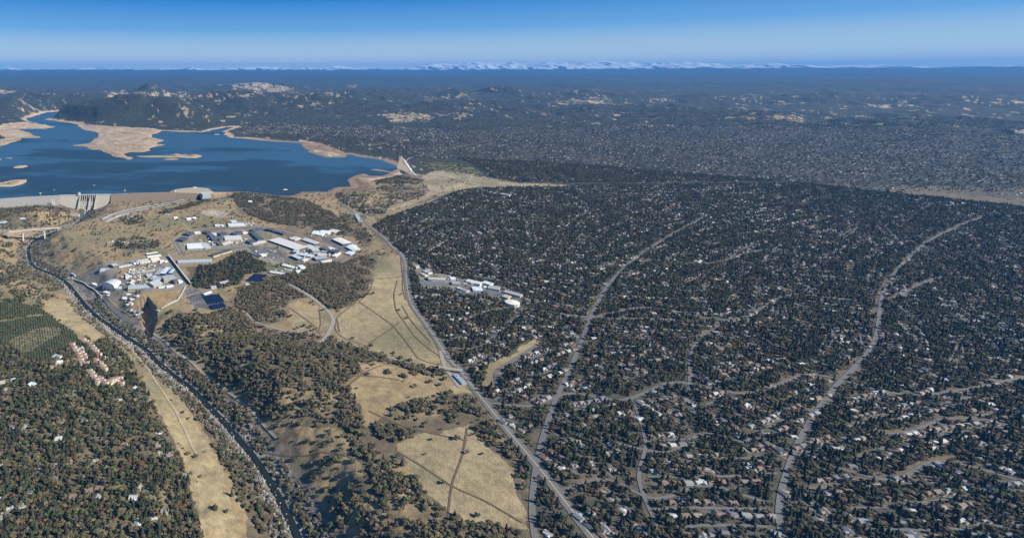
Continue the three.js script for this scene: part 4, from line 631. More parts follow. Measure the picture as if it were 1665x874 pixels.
{ // storage tank at the right
  const p = at(836, 499), t = thing('water_tank', 'large round cream water tank among the suburban trees', 'tank', p); const R0 = 27;
  mesh('wall', new THREE.CylinderGeometry(R0, R0, 15, 40, 1, true).translate(0, 7, -R0 * 0.6), mat(0.62, 0.6, 0.5, 0.7), t); mesh('roof', new THREE.ConeGeometry(R0 + 0.4, 3.4, 40).translate(0, 16.2, -R0 * 0.6), mat(0.70, 0.68, 0.58, 0.7), t); mesh('ladder', bx(0.8, 14, 0.8, 8, 0, R0 * 0.38), M.greyRoof, t);
}
// solar canopies in the lower lot, dark solar field above it
for (let r = 0; r < 2; r++) for (let i = 0; i < 6; i++) {
  const k = i / 5, a = r ? [lerp(342, 362, k), lerp(497, 493, k)] : [lerp(331, 354, k), lerp(481.5, 478.5, k)], b = r ? [a[0] + 5, a[1] + 7] : [a[0] + 10.5, a[1] + 13.5];
  const A = at(...a), B = at(...b), dx = B[0] - A[0], dF = B[2] - A[2], l = Math.hypot(dx, dF), t = thing('solar_canopy', `dark blue carport canopy, ${['first', 'second', 'third', 'fourth', 'fifth', 'sixth'][i]} from the left in the ${r ? 'lower short' : 'upper long'} row`, 'solar canopy', [(A[0] + B[0]) / 2, (A[1] + B[1]) / 2, (A[2] + B[2]) / 2], Math.atan2(dF, dx), 'solar canopies over the lower parking lot');
  mesh('panel', bx(l, 0.3, 7.6, 0, 4.2, 0).rotateX(0.06), M.panel, t); mesh('beam', bx(l, 0.5, 0.4, 0, 3.5, 0), M.greyRoof, t); for (let q = 0; q < 4; q++) mesh('post', bx(0.5, 4, 0.5, (q - 1.5) * l / 4.4, -0.3, 0), M.greyRoof, t);
}
for (let i = 0; i < 9; i++) { const k = i / 8, A = at(lerp(399, 413, k), lerp(456.5, 445.5, k)), B = at(lerp(424, 434, k), lerp(458, 447, k)), dx = B[0] - A[0], dF = B[2] - A[2], l = Math.hypot(dx, dF), t = thing('solar_table', `long dark blue solar table, ${['lowest', 'second', 'third', 'fourth', 'fifth', 'sixth', 'seventh', 'eighth', 'topmost'][i]} row up the solar field`, 'solar panels', [(A[0] + B[0]) / 2, (A[1] + B[1]) / 2, (A[2] + B[2]) / 2], Math.atan2(dF, dx), 'rows of the solar field'); mesh('panel', bx(l, 0.25, 7, 0, 1.8, 0).rotateX(0.12), M.panel, t); for (let q = 0; q < 5; q++) mesh('post', bx(0.4, 2.4, 0.4, (q - 2) * l / 5, -0.5, 0), M.greyRoof, t); }
// condominium terraces at lower left: stepped attached houses with terracotta and grey roofs
const condoRoofs = [mat(0.33, 0.19, 0.13, 0.85), mat(0.27, 0.20, 0.16, 0.85), mat(0.36, 0.23, 0.165, 0.85), mat(0.31, 0.275, 0.24, 0.85)];
const condo = (x, y, turn, label, k) => {
  const p = at(x, y), t = thing('townhouse', label, 'townhouse', p, turn, 'stepped townhouses among the trees'), rf = condoRoofs[k % 4], wl = mat(0.56, 0.51, 0.43, 0.85);
  for (const [ox, oz, w, d, h] of [[-5, 0, 9.5, 13, 8], [5, 3, 9, 12, 6.5], [0, -7, 8, 8, 9.5]]) { const w0 = mesh('wall', bx(w, h, d, ox, -1, oz), wl, t); const g = prism([[-d / 2 - 0.5, 0], [d / 2 + 0.5, 0], [0.6, d * 0.26]], w + 0.8); g.rotateY(Math.PI / 2); g.translate(ox - w / 2 - 0.4, h - 1, oz); mesh('roof', g, rf, t); mesh('window', bx(w * 0.5, 1.8, 0.3, ox, h * 0.45, oz + d / 2), M.glass, w0); }
  mesh('chimney', bx(1.3, 3.4, 1.3, 3, 6.5, -1), wl, t); mesh('garage_door', bx(3.6, 2.4, 0.3, 6, 0, 9.1), M.white, t);
};
const ORD = ['first', 'second', 'third', 'fourth', 'fifth', 'sixth', 'seventh', 'eighth', 'ninth', 'tenth'];
for (const [row, pts] of [['left terrace row from the orchard', '117,562 120,567 123.5,572 126.5,577 129,582 131,587.5 132,592'], ['short inner row of the left terrace', '132,574.6 135.5,579 138,584 141,593'], ['upper right terrace row below the golden field', '135,554.5 140,557.5 145.5,560.5 149.5,565 152.5,569.5 156.5,573 160.5,578'], ['middle right terrace row', '155.5,587.5 159,591.5 163,594 167,597.5 169.5,602'], ['lower terrace row by the bend', '145.5,605.5 149,609 151.5,614 155,619.5 157,624'], ['bottom right terrace row nearest the meadow', '163,618.5 167,622 171,625.5 179.5,622.5 184.5,620 189.5,618 195,617.5 197,626']])
  pts.split(' ').forEach((s, i) => { const [x, y] = s.split(',').map(Number); condo(x, y, -0.6 + rr(-0.25, 0.25), `${['pink tiled', 'brown tiled', 'terracotta tiled', 'greyish tiled'][(i + row.length) % 4]} townhouse, ${ORD[i]} down the ${row}`, i + row.length); });
for (const [x, y, l, w, d] of [[94, 580, 'large grey-roofed villa with angled wings between orchard and trees', 26, 14], [97, 589, 'pale-roofed villa below the large grey one', 18, 12], [84, 597, 'small red-brown villa among dark trees', 13, 11], [23, 618, 'white-roofed house in the lower left trees', 15, 11], [53, 625, 'pale house with white roof at the bottom of the left trees', 17, 12], [3, 622, 'grey house at the bottom left picture corner', 16, 12]]) {
  const p = at(x, y), t = thing('villa', l, 'house', p, rr(-0.5, 0.5)); mesh('wall', bx(w, 5, d, 0, -0.5, 0), CR, t); mesh('wall', bx(d, 4.6, w * 0.7, -w * 0.35, -0.5, w * 0.3), CR, t); const rf = l.includes('white') || l.includes('pale') ? IC : l.includes('red') ? M.brick : GR;
  for (const [ww, dd, ox, oz, q] of [[w, d, 0, 0, 0], [w * 0.8, d, -w * 0.35, w * 0.28, 1]]) { const g = prism([[-dd / 2 - 0.6, 0], [dd / 2 + 0.6, 0], [0, dd * 0.24]], ww + 1.2); g.rotateY(Math.PI / 2 + (q ? Math.PI / 2 : 0)); g.translate(q ? ox : -ww / 2 - 0.6, 4.5 - q * 0.3, q ? oz + (ww + 1.2) / 2 : 0); mesh('roof', g, rf, t); } mesh('chimney', bx(1.2, 3, 1.2, w * 0.2, 5, 0), M.brick, t);
}
for (const [x, y, l, w] of [[464, 308.4, 'white work barge floating off the wooded ridge', 34], [153, 301, 'small white boat on the dark water above the dam gates', 16], [88, 309, 'tiny white boat left of the dam tower', 14], [420, 307, 'little white boat on open water left of the work barge', 9]]) { const p = onPlane(x, y, 0), t = thing('boat', l, 'boat', [p[0], 0, p[1]], 0.2); const s = new THREE.Shape(); s.moveTo(-w / 2, -w * 0.13); s.lineTo(w * 0.3, -w * 0.13); s.lineTo(w / 2, 0); s.lineTo(w * 0.3, w * 0.13); s.lineTo(-w / 2, w * 0.13); const g = new THREE.ExtrudeGeometry(s, { depth: w * 0.1, bevelEnabled: false }); g.rotateX(-Math.PI / 2); g.translate(0, -0.4, 0); mesh('hull', g, W, t); mesh('cabin', bx(w * 0.35, w * 0.12, w * 0.17, -w * 0.08, w * 0.08, 0), W, t); mesh('window', bx(w * 0.3, w * 0.04, w * 0.175, -w * 0.08, w * 0.13, 0), M.glass, t); }
for (const [x, y, l] of [[65.5, 318, 'small pale gauge hut on the crest of the grey embankment'], [203, 313.5, 'white-topped sensor mast on the brown embankment']]) { const p = onPlane(x, y, 12), t = thing('crest_mast', l, 'mast', [p[0], 11, p[1]]); mesh('post', bx(3, 22, 3), M.concrete, t); mesh('head', bx(14, 2.5, 8, 0, 21, 0), W, t); }
for (const [i, x] of [[0, 85], [1, 88]].entries()) { const p = at(x[1], 333.5), t = thing('relief_tower', i ? 'right one of two slim pale towers at the grey embankment foot' : 'left one of two slim pale towers at the grey embankment foot', 'tower', p); mesh('shaft', bx(4.5, 44, 4.5, 0, -3, 0), M.paleConcrete, t); mesh('cap', bx(6, 2, 6, 0, 41, 0), M.paleConcrete, t); }

// vehicles: a body and a glazed cabin
const carBody = (() => { const s = new THREE.Shape(); s.moveTo(-2.3, 0.25); s.lineTo(2.3, 0.25); s.lineTo(2.3, 0.75); s.lineTo(1.3, 0.95); s.lineTo(-2.1, 1.0); s.lineTo(-2.3, 0.8); const g = new THREE.ExtrudeGeometry(s, { depth: 1.8, bevelEnabled: false }); g.translate(0, 0, -0.9); return g; })(), carCabin = (() => { const s = new THREE.Shape(); s.moveTo(-1.9, 0.95); s.lineTo(1.2, 0.95); s.lineTo(0.5, 1.5); s.lineTo(-1.5, 1.52); const g = new THREE.ExtrudeGeometry(s, { depth: 1.6, bevelEnabled: false }); g.translate(0, 0, -0.8); return g; })(), carWheel = (() => { const G = []; for (const x of [-1.4, 1.4]) for (const z of [-0.8, 0.8]) { const g = new THREE.CylinderGeometry(0.36, 0.36, 0.24, 10); g.rotateX(Math.PI / 2); g.translate(x, 0.36, z); G.push(g); } return G; })();
const CARC = [['white', [0.78, 0.78, 0.78]], ['silver', [0.45, 0.46, 0.48]], ['black', [0.02, 0.02, 0.024]], ['red', [0.35, 0.03, 0.03]], ['blue', [0.04, 0.08, 0.22]], ['grey', [0.17, 0.175, 0.18]], ['beige', [0.45, 0.39, 0.3]]];
const CARS = [];
const lot = (where, quad, nx, ny, fill) => { const q = quad.split(' ').map((v) => v.split(',').map(Number)); for (let i = 0; i < nx; i++) for (let j = 0; j < ny; j++) { if (rnd() > fill) continue; const u = (i + 0.5) / nx, v = (j + 0.5) / ny, x = lerp(lerp(q[0][0], q[1][0], u), lerp(q[3][0], q[2][0], u), v), y = lerp(lerp(q[0][1], q[1][1], u), lerp(q[3][1], q[2][1], u), v); CARS.push({ px: x, py: y, where, k: Math.floor(rnd() * 7), t: rr(-0.08, 0.08) + (j % 2 ? Math.PI : 0) + 1.1 }); } };
lot('staff lot', '408,406 438,402 446,409 420,417', 11, 6, 0.72); lot('staff lot', '440,409 462,414 456,428 438,421', 6, 6, 0.7); lot('gate lot', '303,470 315,470 322,481 308,483', 6, 5, 0.75); lot('lower asphalt lot', '312,489 322,487 325,496 316,498', 4, 4, 0.4); lot('lawn lot', '436,434 448,432 451,438 440,440', 5, 3, 0.7);
lot('dirt lot', '386,366 418,366 414,370 400,370', 8, 2, 0.7); lot('east parking strip', '530,388 566,410 562,412 528,391', 10, 1, 0.7); lot('shop lot', '690,452 728,452 732,456 694,456', 10, 1, 0.7); lot('shop lot', '740,458 756,462 768,472 750,468', 6, 2, 0.6); lot('shop lot', '786,469 812,477 806,481 780,476', 7, 2, 0.65); lot('church lot', '670,427 682,428 686,434 674,434', 4, 2, 0.7); lot('carport lot', '332,483 356,480 362,492 344,496', 5, 4, 0.35);
for (const s of ['638,401', '655,417', '660,441', '663,470', '668,490', '681,511', '697,534', '714,559', '727,578', '744,597', '757,612', '661.5,458', '705,545', '648,409', '615,379', '600,366']) { const [x, y] = s.split(',').map(Number); for (const o of [-1, 1]) if (rnd() < 0.8) CARS.push({ px: x + o * rr(0.9, 1.5), py: y + rr(-2, 2), where: 'highway', k: Math.floor(rnd() * 7), t: 1.9 + (o > 0 ? Math.PI : 0) }); }
// ---------------------------------------------------------------- trees
const jitterIco = (r, det, amp) => { const g = new THREE.IcosahedronGeometry(r, det), p = g.attributes.position, m = new Map(); for (let i = 0; i < p.count; i++) { const k = [p.getX(i), p.getY(i), p.getZ(i)].map((v) => v.toFixed(3)).join(); if (!m.has(k)) m.set(k, 1 + (rnd() - 0.5) * amp); const s = m.get(k); p.setXYZ(i, p.getX(i) * s, p.getY(i) * s, p.getZ(i) * s); } g.computeVertexNormals(); g.deleteAttribute('uv'); return g; };
const shade = (g, c) => { const n = g.attributes.position.count, a = new Float32Array(n * 3); for (let i = 0; i < n; i++) { a[i * 3] = c[0]; a[i * 3 + 1] = c[1]; a[i * 3 + 2] = c[2]; } g.setAttribute('color', new THREE.BufferAttribute(a, 3)); return g; };
const bare = (g) => { const h = g.index ? g.toNonIndexed() : g; h.deleteAttribute('uv'); return h; };
const tint = () => { const k = rr(0.66, 1.32); return [k * rr(0.93, 1.07), k, k * rr(0.9, 1.1)]; };
const tufts = (n, place, size) => { const P = [], N = []; for (let i = 0; i < n; i++) { const [x, y, z] = place(), s = size * rr(0.6, 1.3), a = new THREE.Vector3(rr(-1, 1), rr(-1, 1), rr(-1, 1)).normalize().multiplyScalar(s), b = new THREE.Vector3(rr(-1, 1), rr(-1, 1), rr(-1, 1)).normalize().multiplyScalar(s), c = a.clone().cross(b).normalize(); if (c.y < 0) c.multiplyScalar(-1); P.push(x, y, z, x + a.x, y + a.y, z + a.z, x + b.x, y + b.y, z + b.z); for (let k = 0; k < 3; k++) N.push(c.x, c.y, c.z); } const g = new THREE.BufferGeometry(); g.setAttribute('position', new THREE.Float32BufferAttribute(P, 3)); g.setAttribute('normal', new THREE.Float32BufferAttribute(N, 3)); return g; };
// crowns have unit height 1 with the ground at 0; fine = for the nearest ones
const oakCrown = (fine, spread = 0.56, open = 0) => {
  const G = [], n = fine ? 13 : 8, L = [];
  for (let i = 0; i < n; i++) { const a = i * 2.4 + rr(-0.5, 0.5), r = spread * Math.sqrt((i + 0.4) / n) * 0.72, y = 0.30 + 0.46 * (1 - Math.pow(r / spread, 2)) + rr(-0.07, 0.07), s = rr(0.17, 0.27) * (spread / 0.56); L.push([Math.cos(a) * r, y, Math.sin(a) * r, s]); const g = jitterIco(s, fine && i % 2 ? 1 : 0, 0.55); g.scale(1.1, 0.82, 1.1); g.translate(Math.cos(a) * r, y, Math.sin(a) * r); if (!open || rnd() > open) G.push(shade(g, tint())); }
  const t = tufts(fine ? 100 : 36, () => { const l = L[Math.floor(rnd() * L.length)], a = rr(0, 6.28), b = Math.acos(rr(-0.5, 1)), q = l[3] * 1.02; return [l[0] + Math.sin(b) * Math.cos(a) * q * 1.1, l[1] + Math.cos(b) * q * 0.85, l[2] + Math.sin(b) * Math.sin(a) * q * 1.1]; }, fine ? 0.085 : 0.13); G.push(shade(t, [1.15, 1.12, 1.0]));
  return mergeGeometries(G.map(bare));
};
const coniferCrown = (fine) => {
  const G = [], n = fine ? 9 : 6; for (let i = 0; i < n; i++) { const k = i / n, r = 0.20 * Math.pow(1 - k, 0.8) + 0.025, h = 0.24, g = new THREE.ConeGeometry(r, h, fine ? 8 : 6, 1, true), p = g.attributes.position; for (let q = 0; q < p.count; q++) if (p.getY(q) < 0) { const s = rr(0.72, 1.3); p.setX(q, p.getX(q) * s); p.setZ(q, p.getZ(q) * s); p.setY(q, p.getY(q) + rr(-0.03, 0.02)); } g.rotateY(rr(0, 3)); g.translate(rr(-0.015, 0.015), 0.16 + k * 0.74 + h * 0.28, rr(-0.015, 0.015)); g.computeVertexNormals(); G.push(shade(g, tint())); }
  G.push(shade(tufts(fine ? 90 : 18, () => { const k = rnd(), a = rr(0, 6.28), r = (0.20 * (1 - k) + 0.02) * rr(0.7, 1.05); return [Math.cos(a) * r, 0.12 + k * 0.84, Math.sin(a) * r]; }, 0.06), [1.2, 1.2, 1.1])); return mergeGeometries(G.map(bare));
};
const trunkGeo = (h, r) => { const g = new THREE.CylinderGeometry(r * 0.55, r, h, 6); g.translate(0, h / 2, 0); const l = [g]; for (let i = 0; i < 3; i++) { const b = new THREE.CylinderGeometry(r * 0.22, r * 0.45, h * 0.7, 5); b.translate(0, h * 0.35, 0); b.rotateZ(0.7); b.rotateY(i * 2.1 + 0.4); b.translate(0, h * 0.75, 0); l.push(b); } return mergeGeometries(l.map(bare)); };
const KIND = {                     // colour list (linear), height range, spread
  oak: { col: [[0.080, 0.070, 0.032], [0.098, 0.084, 0.040], [0.058, 0.057, 0.028], [0.112, 0.090, 0.046], [0.050, 0.064, 0.028]], h: [5, 13.5] }, bare: { col: [[0.135, 0.10, 0.066], [0.115, 0.092, 0.062], [0.15, 0.115, 0.076], [0.10, 0.08, 0.054]], h: [6.5, 11] }, conifer: { col: [[0.022, 0.032, 0.018], [0.028, 0.038, 0.021], [0.036, 0.044, 0.024], [0.022, 0.028, 0.018]], h: [10, 25] },
  autumn: { col: [[0.15, 0.085, 0.035], [0.13, 0.115, 0.035], [0.16, 0.06, 0.035], [0.10, 0.105, 0.04]], h: [7, 12] }, scrub: { col: [[0.17, 0.15, 0.135], [0.13, 0.115, 0.095], [0.20, 0.175, 0.165], [0.085, 0.085, 0.055]], h: [2.5, 6] },
};
const NAMES = ['oak', 'bare', 'conifer', 'autumn', 'scrub'], VAR = 3;
const coarse = {}, fine = {};
for (const k of NAMES) {
  const mk = (f) => k === 'conifer' ? coniferCrown(f) : k === 'bare' ? oakCrown(f, 0.58, 0.16) : k === 'scrub' ? oakCrown(f, 0.72, 0.1) : k === 'autumn' ? oakCrown(f, 0.42) : oakCrown(f, 0.62);
  coarse[k] = Array.from({ length: VAR }, () => { const t = shade(trunkGeo(k === 'conifer' ? 0.2 : 0.36, 0.03), [1.4, 1.1, 0.9]); return mergeGeometries([mk(false), t]); });
  fine[k] = { crown: Array.from({ length: VAR }, () => mk(true)), trunk: trunkGeo(k === 'conifer' ? 0.24 : 0.4, k === 'conifer' ? 0.018 : 0.03) };
}
const LEAF = new THREE.MeshStandardMaterial({ vertexColors: true, roughness: 1, side: THREE.DoubleSide });
const leafMat = {}; for (const k of NAMES) leafMat[k] = KIND[k].col.map((c) => new THREE.MeshStandardMaterial({ color: new THREE.Color(...c), vertexColors: true, roughness: 1, side: THREE.DoubleSide }));
const TREES = [];                  // [x, y, F, kind, height, turn, colour, zone, size in the picture]
const blocked = [];                // footprints to keep clear
scene.updateMatrixWorld(true);
const CLEAR = new Set(), CC = 12, ck = (x, F) => Math.floor(x / CC) * 100003 + Math.floor(F / CC);
scene.traverse((o) => { if (!o.isMesh || ['ground', 'lake_water', 'river_water'].includes(o.name)) return; const isRoad = o.userData.kind === 'structure', g = o.geometry.attributes.position; const v = new THREE.Vector3(); if (isRoad) { for (let i = 0; i < g.count; i++) CLEAR.add(ck(g.getX(i), -g.getZ(i))); } else if (o.name === 'wall' || o.name === 'annex' || o.name === 'panel' || o.name === 'slope' || o.name.startsWith('channel')) { o.geometry.computeBoundingBox(); const b = o.geometry.boundingBox; if (o.name === 'slope' || o.name.startsWith('channel') || b.max.x - b.min.x > 400) { for (let i = 0; i < g.count; i++) { v.fromBufferAttribute(g, i).applyMatrix4(o.matrixWorld); CLEAR.add(ck(v.x, -v.z)); } } else { const nx = Math.ceil((b.max.x - b.min.x) / 8), nz = Math.ceil((b.max.z - b.min.z) / 8); for (let i = 0; i <= nx; i++) for (let j = 0; j <= nz; j++) { v.set(lerp(b.min.x, b.max.x, i / nx), 0, lerp(b.min.z, b.max.z, j / nz)).applyMatrix4(o.matrixWorld); CLEAR.add(ck(v.x, -v.z)); } } } });
const put = (x, F, k, h, zn) => { const y = land(x, F), R = Math.hypot(x, F), [px, py, zc] = topixel(x, y, F); TREES.push({ x, y, F, k, h, zn, px, py, size: h / zc * FOC, c: Math.floor(rnd() * KIND[k].col.length), v: Math.floor(rnd() * VAR), t: rr(0, 6.28) }); };
const pick = (m) => { const s = m.reduce((a, b) => a + b, 0); let r = rnd() * s; for (let i = 0; i < m.length; i++) { r -= m[i]; if (r < 0) return NAMES[i]; } return NAMES[0]; };
const HOUSES = [];
{ // winding residential streets with houses set along both sides
  const Z = ZONES.find((z) => z.name === 'suburb'), occ = new Map(), g = 26, key = (x, F) => Math.floor(x / g) * 100003 + Math.floor(F / g), R = [];
  const ok = (x, F) => x > -0.1 * F && x < 1.68 * F && F > 780 && Math.hypot(x, F) < 6300 && (zoneAt(x, F) || Z).name === 'suburb' && zoneAt(x, F);
  const near = (x, F, id) => { for (let a = -1; a <= 1; a++) for (let b = -1; b <= 1; b++) { const o = occ.get(key(x + a * g, F + b * g)); if (o !== undefined && o !== id) return true; } return false; };
  let id = 0; for (let n = 0; n < 9000; n++) {
    const F0 = 780 + 5500 * Math.pow(rnd(), 0.8), x0 = rr(-0.05, 1.66) * F0; if (!ok(x0, F0) || near(x0, F0, -1) || CLEAR.has(ck(x0, F0))) continue; id++;
    const turn = rnd() < 0.72 ? 0 : Math.PI / 2, L = []; for (const dir of [-1, 1]) { let x = x0, F = F0; const P = []; for (let q = 0; q < 26; q++) { const a = turn + 0.5 + 2.2 * fbm(x / 1100 + 4, F / 1100, 2); x += Math.cos(a) * 13 * dir; F += Math.sin(a) * 13 * dir; if (!ok(x, F) || near(x, F, id) || CLEAR.has(ck(x, F))) break; P.push([x, F]); } if (dir < 0) { P.reverse(); L.push(...P, [x0, F0]); } else L.push(...P); }
    if (L.length < 7) continue; for (const p of L) occ.set(key(...p), id); R.push(L);
    for (const p of L) { CLEAR.add(ck(...p)); }
    let s = 8; for (let i = 1; i < L.length; i++) { s += 13; if (s < 24) continue; s = rr(0, 4); const a = L[i - 1], b = L[i], l = Math.hypot(b[0] - a[0], b[1] - a[1]), ux = (b[0] - a[0]) / l, uf = (b[1] - a[1]) / l; for (const w of [-1, 1]) { if (rnd() < 0.2) continue; const o = rr(17, 21) * w, X = b[0] - uf * o, Y = b[1] + ux * o; if (near(X, Y, id) || !ok(X, Y)) continue; const y = land(X, Y), [px, py, zc] = topixel(X, y, Y); CLEAR.add(ck(X, Y)); if (rnd() < 0.35) CLEAR.add(ck(X, Y - 11)); HOUSES.push({ x: X, y, F: Y, t: Math.atan2(uf, ux) + (w > 0 ? 0 : Math.PI) + rr(-0.06, 0.06), k: Math.floor(rnd() * 6), s: rr(0.9, 1.25), px, py, size: 14 / zc * FOC }); } }
  }
  structure('neighbourhood_streets', mergeGeometries(R.map((L) => ribbon(L, 7, 0.9))), M.asphalt); console.log('streets', R.length, 'houses on them', HOUSES.length);
}

{
  const SUB = ZONES.filter((z) => z.houses > 0.5); const cell = 27;
  for (let F = 760; F < 9600; F += cell) for (let x = -0.6 * F; x < 1.68 * F; x += cell) {
    const r0 = rnd(); if (r0 > 0.75) continue; const X = x + rr(-9, 9), Y = F + rr(-9, 9), R = Math.hypot(X, Y); let dens = 0; const z = R < 15000 ? zoneAt(X, Y) : null; if (z && z.name === 'suburb') dens = 0.9; else if (z && z.houses) dens = z.houses; else if (R > 5200 && within(FARHOUSE, X, Y)) dens = 3; if (dens < 0.5) continue; const cl = sstep(-0.4, 0.3, fbm(X / 210, Y / 210, 2)) * 0.8 + 0.45; if (r0 > dens * cl * cell * cell / 10000) continue; if (CLEAR.has(ck(X, Y)) || lakeDist(X, Y) < 150) continue;
    const y = land(X, Y), [px, py, zc] = topixel(X, y, Y); CLEAR.add(ck(X, Y)); CLEAR.add(ck(X, Y - 11)); if (rnd() < 0.6) CLEAR.add(ck(X + 10, Y - 6)); HOUSES.push({ x: X, y, F: Y, t: Math.round(rr(0, 4)) * Math.PI / 2 + 0.3 * noise(X / 300, Y / 300) + rr(-0.15, 0.15), k: Math.floor(rnd() * 6), s: rr(0.85, 1.25), px, py, size: 14 / zc * FOC });
  }
}
for (const [s, k] of [['222,512 226,509 218,507 213,505 224,514 229,508', 2], ['176,394 182,393 188,391 195,392 200,394 206,395 211,393 216,396 224,398 230,397 238,398 244,401 250,396', 0], ['201,357 206,354 210,356 214,353 218,357 222,355 228,353 226,359 204,361', 2], ['412,318 418,317.5 424,319 408,320 430,320 404,322', 2], ['548,368 540,372 558,374 562,377', 1]]) s.split(' ').forEach((q, i) => { const [x, y] = q.split(',').map(Number), p = at(x, y), [px, py, zc] = topixel(...p.map((v, j) => j === 1 ? v : v)); CLEAR.add(ck(p[0], p[2])); CLEAR.add(ck(p[0], p[2] - 11)); HOUSES.push({ x: p[0], y: p[1], F: p[2], t: rr(0, 3), k: (k + i * 2) % 6, s: 1, px, py, size: 30 / zc * FOC, near: 1 }); });
const DEF = { name: 'savanna', trees: 5, mix: [6, 2, 0.6, 0, 1] };
{ // near and middle country, one candidate spot per 8 m cell
  const cell = 6.5; for (let F = 760; F < 6300; F += cell) { const xl = -0.62 * F, xr = 1.68 * F; for (let x = xl; x < xr; x += cell) {
    const r0 = rnd(); const X = x + rr(-3, 3), Y = F + rr(-3, 3), R = Math.hypot(X, Y); if (R > 6400) continue;
    const z = zoneAt(X, Y) || DEF; if (z.shore || !z.trees) continue;
    const thick = z.name === 'suburb' || z.name === 'far_suburb' || z.name === 'condo_wood' || z.name === 'town_wood', clump = thick ? 0.5 + 0.75 * sstep(-0.35, 0.35, fbm(X / 60 + 4, Y / 60, 2) + 0.3 * fbm(X / 300, Y / 300, 2)) : Math.max(0, (z.name === 'low_wood' || z.name === 'oak_hill' || z.name === 'ridge_wood' ? 0.15 : 0.06) + 1.2 * sstep(-0.4, 0.3, fbm(X / 48 + 4, Y / 48, 2) + 0.35 * fbm(X / 260, Y / 260, 2)));
    const fade = R > 4200 ? 0.8 : 1, p = z.trees / 10000 * cell * cell * clump * fade * (z.trees > 20 ? 1.25 : 1.1);
    if (r0 > p) continue;
    if (CLEAR.has(ck(X, Y)) || lakeDist(X, Y) < 70 && Y > 3600) continue;
    const [dr] = river(X, Y); if (dr < 22) continue;
    const k = pick(z.mix), K = KIND[k]; put(X, Y, k, lerp(K.h[0], K.h[1], Math.pow(rnd(), 1.3)) * (z.name === 'oak_hill' || z.name === 'ridge_wood' ? 0.85 : 1), z.name); if (z.name === 'suburb' || z.name === 'far_suburb') TREES[TREES.length - 1].dim = 0.84;
  } }
}
for (let i = 1; i < RIVER.length; i++) { // pale riparian scrub and dark trees on the canyon sides
  const a = RIVER[i - 1], b = RIVER[i], l = Math.hypot(b[0] - a[0], b[1] - a[1]); for (let q = 0; q < l * 2.6; q++) { const t = rnd(), side = rnd() < 0.72 ? 1 : -1, o = side > 0 ? rr(17, 130) : rr(17, 62), nx = -(b[1] - a[1]) / l, nf = (b[0] - a[0]) / l, x = lerp(a[0], b[0], t) + nx * o * (side > 0 ? -1 : 1), F = lerp(a[1], b[1], t) + nf * o * (side > 0 ? -1 : 1); const [dr, rb] = river(x, F); if (dr < 16 || CLEAR.has(ck(x, F))) continue; if (!rb && dr > 60) continue; const k = rb && dr < 44 ? (rnd() < 0.6 ? 'oak' : 'scrub') : rnd() < 0.72 ? 'scrub' : rnd() < 0.5 ? 'oak' : 'bare'; put(x, F, k, rr(KIND[k].h[0], KIND[k].h[1]) * (k === 'scrub' ? 1.1 : 0.8), 'canyon'); }
}
{ // pale boulders along the water's edge
  const spots = []; for (let i = 1; i < RIVER.length; i++) { const a = RIVER[i - 1], b = RIVER[i], l = Math.hypot(b[0] - a[0], b[1] - a[1]); for (let q = 0; q < l * 0.9; q++) { const t = rnd(), o = (rnd() < 0.68 ? 1 : -1) * (rnd() < 0.06 ? rr(0, 8) : rr(8, 34)), x = lerp(a[0], b[0], t) + (b[1] - a[1]) / l * o, F = lerp(a[1], b[1], t) - (b[0] - a[0]) / l * o; spots.push([x, F, rr(0.8, 3.4) * (o > 0 ? 1.15 : 0.8)]); } }
  const g = jitterIco(1, 0, 0.5), m = new THREE.InstancedMesh(g, new THREE.MeshStandardMaterial({ color: 0xffffff, roughness: 1 }), spots.length), q = new THREE.Object3D(), c = new THREE.Color(); spots.forEach(([x, F, s], i) => { q.position.set(x, land(x, F) + 0.2, -F); q.rotation.set(rr(0, 6), rr(0, 6), rr(0, 6)); q.scale.set(s * rr(0.8, 1.5), s * 0.8, s); q.updateMatrix(); m.setMatrixAt(i, q.matrix); const k = rr(0.20, 0.44); c.setRGB(k, k * 0.94, k * 0.86); m.setColorAt(i, c); }); m.name = 'river_boulders'; m.userData.kind = 'stuff'; m.userData.label = 'pale grey boulders strewn along the river edge'; m.castShadow = m.receiveShadow = true; scene.add(m);
}
{ // orchard in rows
  const Z = ZONES.find((z) => z.name === 'orchard'), b = Z.b, ang = 0.42, ca = Math.cos(ang), sa = Math.sin(ang), gap = poly('-10,521 20,518 56,512 70,511 70,514 54,515.5 20,521.5 -10,525.5'), thin = poly('12,556 30,546 62,534 90,531 104,534 100,545 70,560 52,572 35,574');
  const cx0 = (b[0] + b[1]) / 2, cf = (b[2] + b[3]) / 2; for (let u = -520; u < 520; u += 8.6) for (let v = -520; v < 520; v += 6.4) { const x = cx0 + u * ca - v * sa + rr(-0.7, 0.7), F = cf + u * sa + v * ca + rr(-0.7, 0.7); if (!inside(Z.P, x, F) || inside(gap, x, F)) continue; const t = inside(thin, x, F); if (t && (rnd() < 0.25)) continue; put(x, F, 'oak', t ? rr(2.8, 4.4) : rr(5.6, 7.8), 'orchard'); if (rnd() < 0.75) TREES[TREES.length - 1].c = 4; }
}
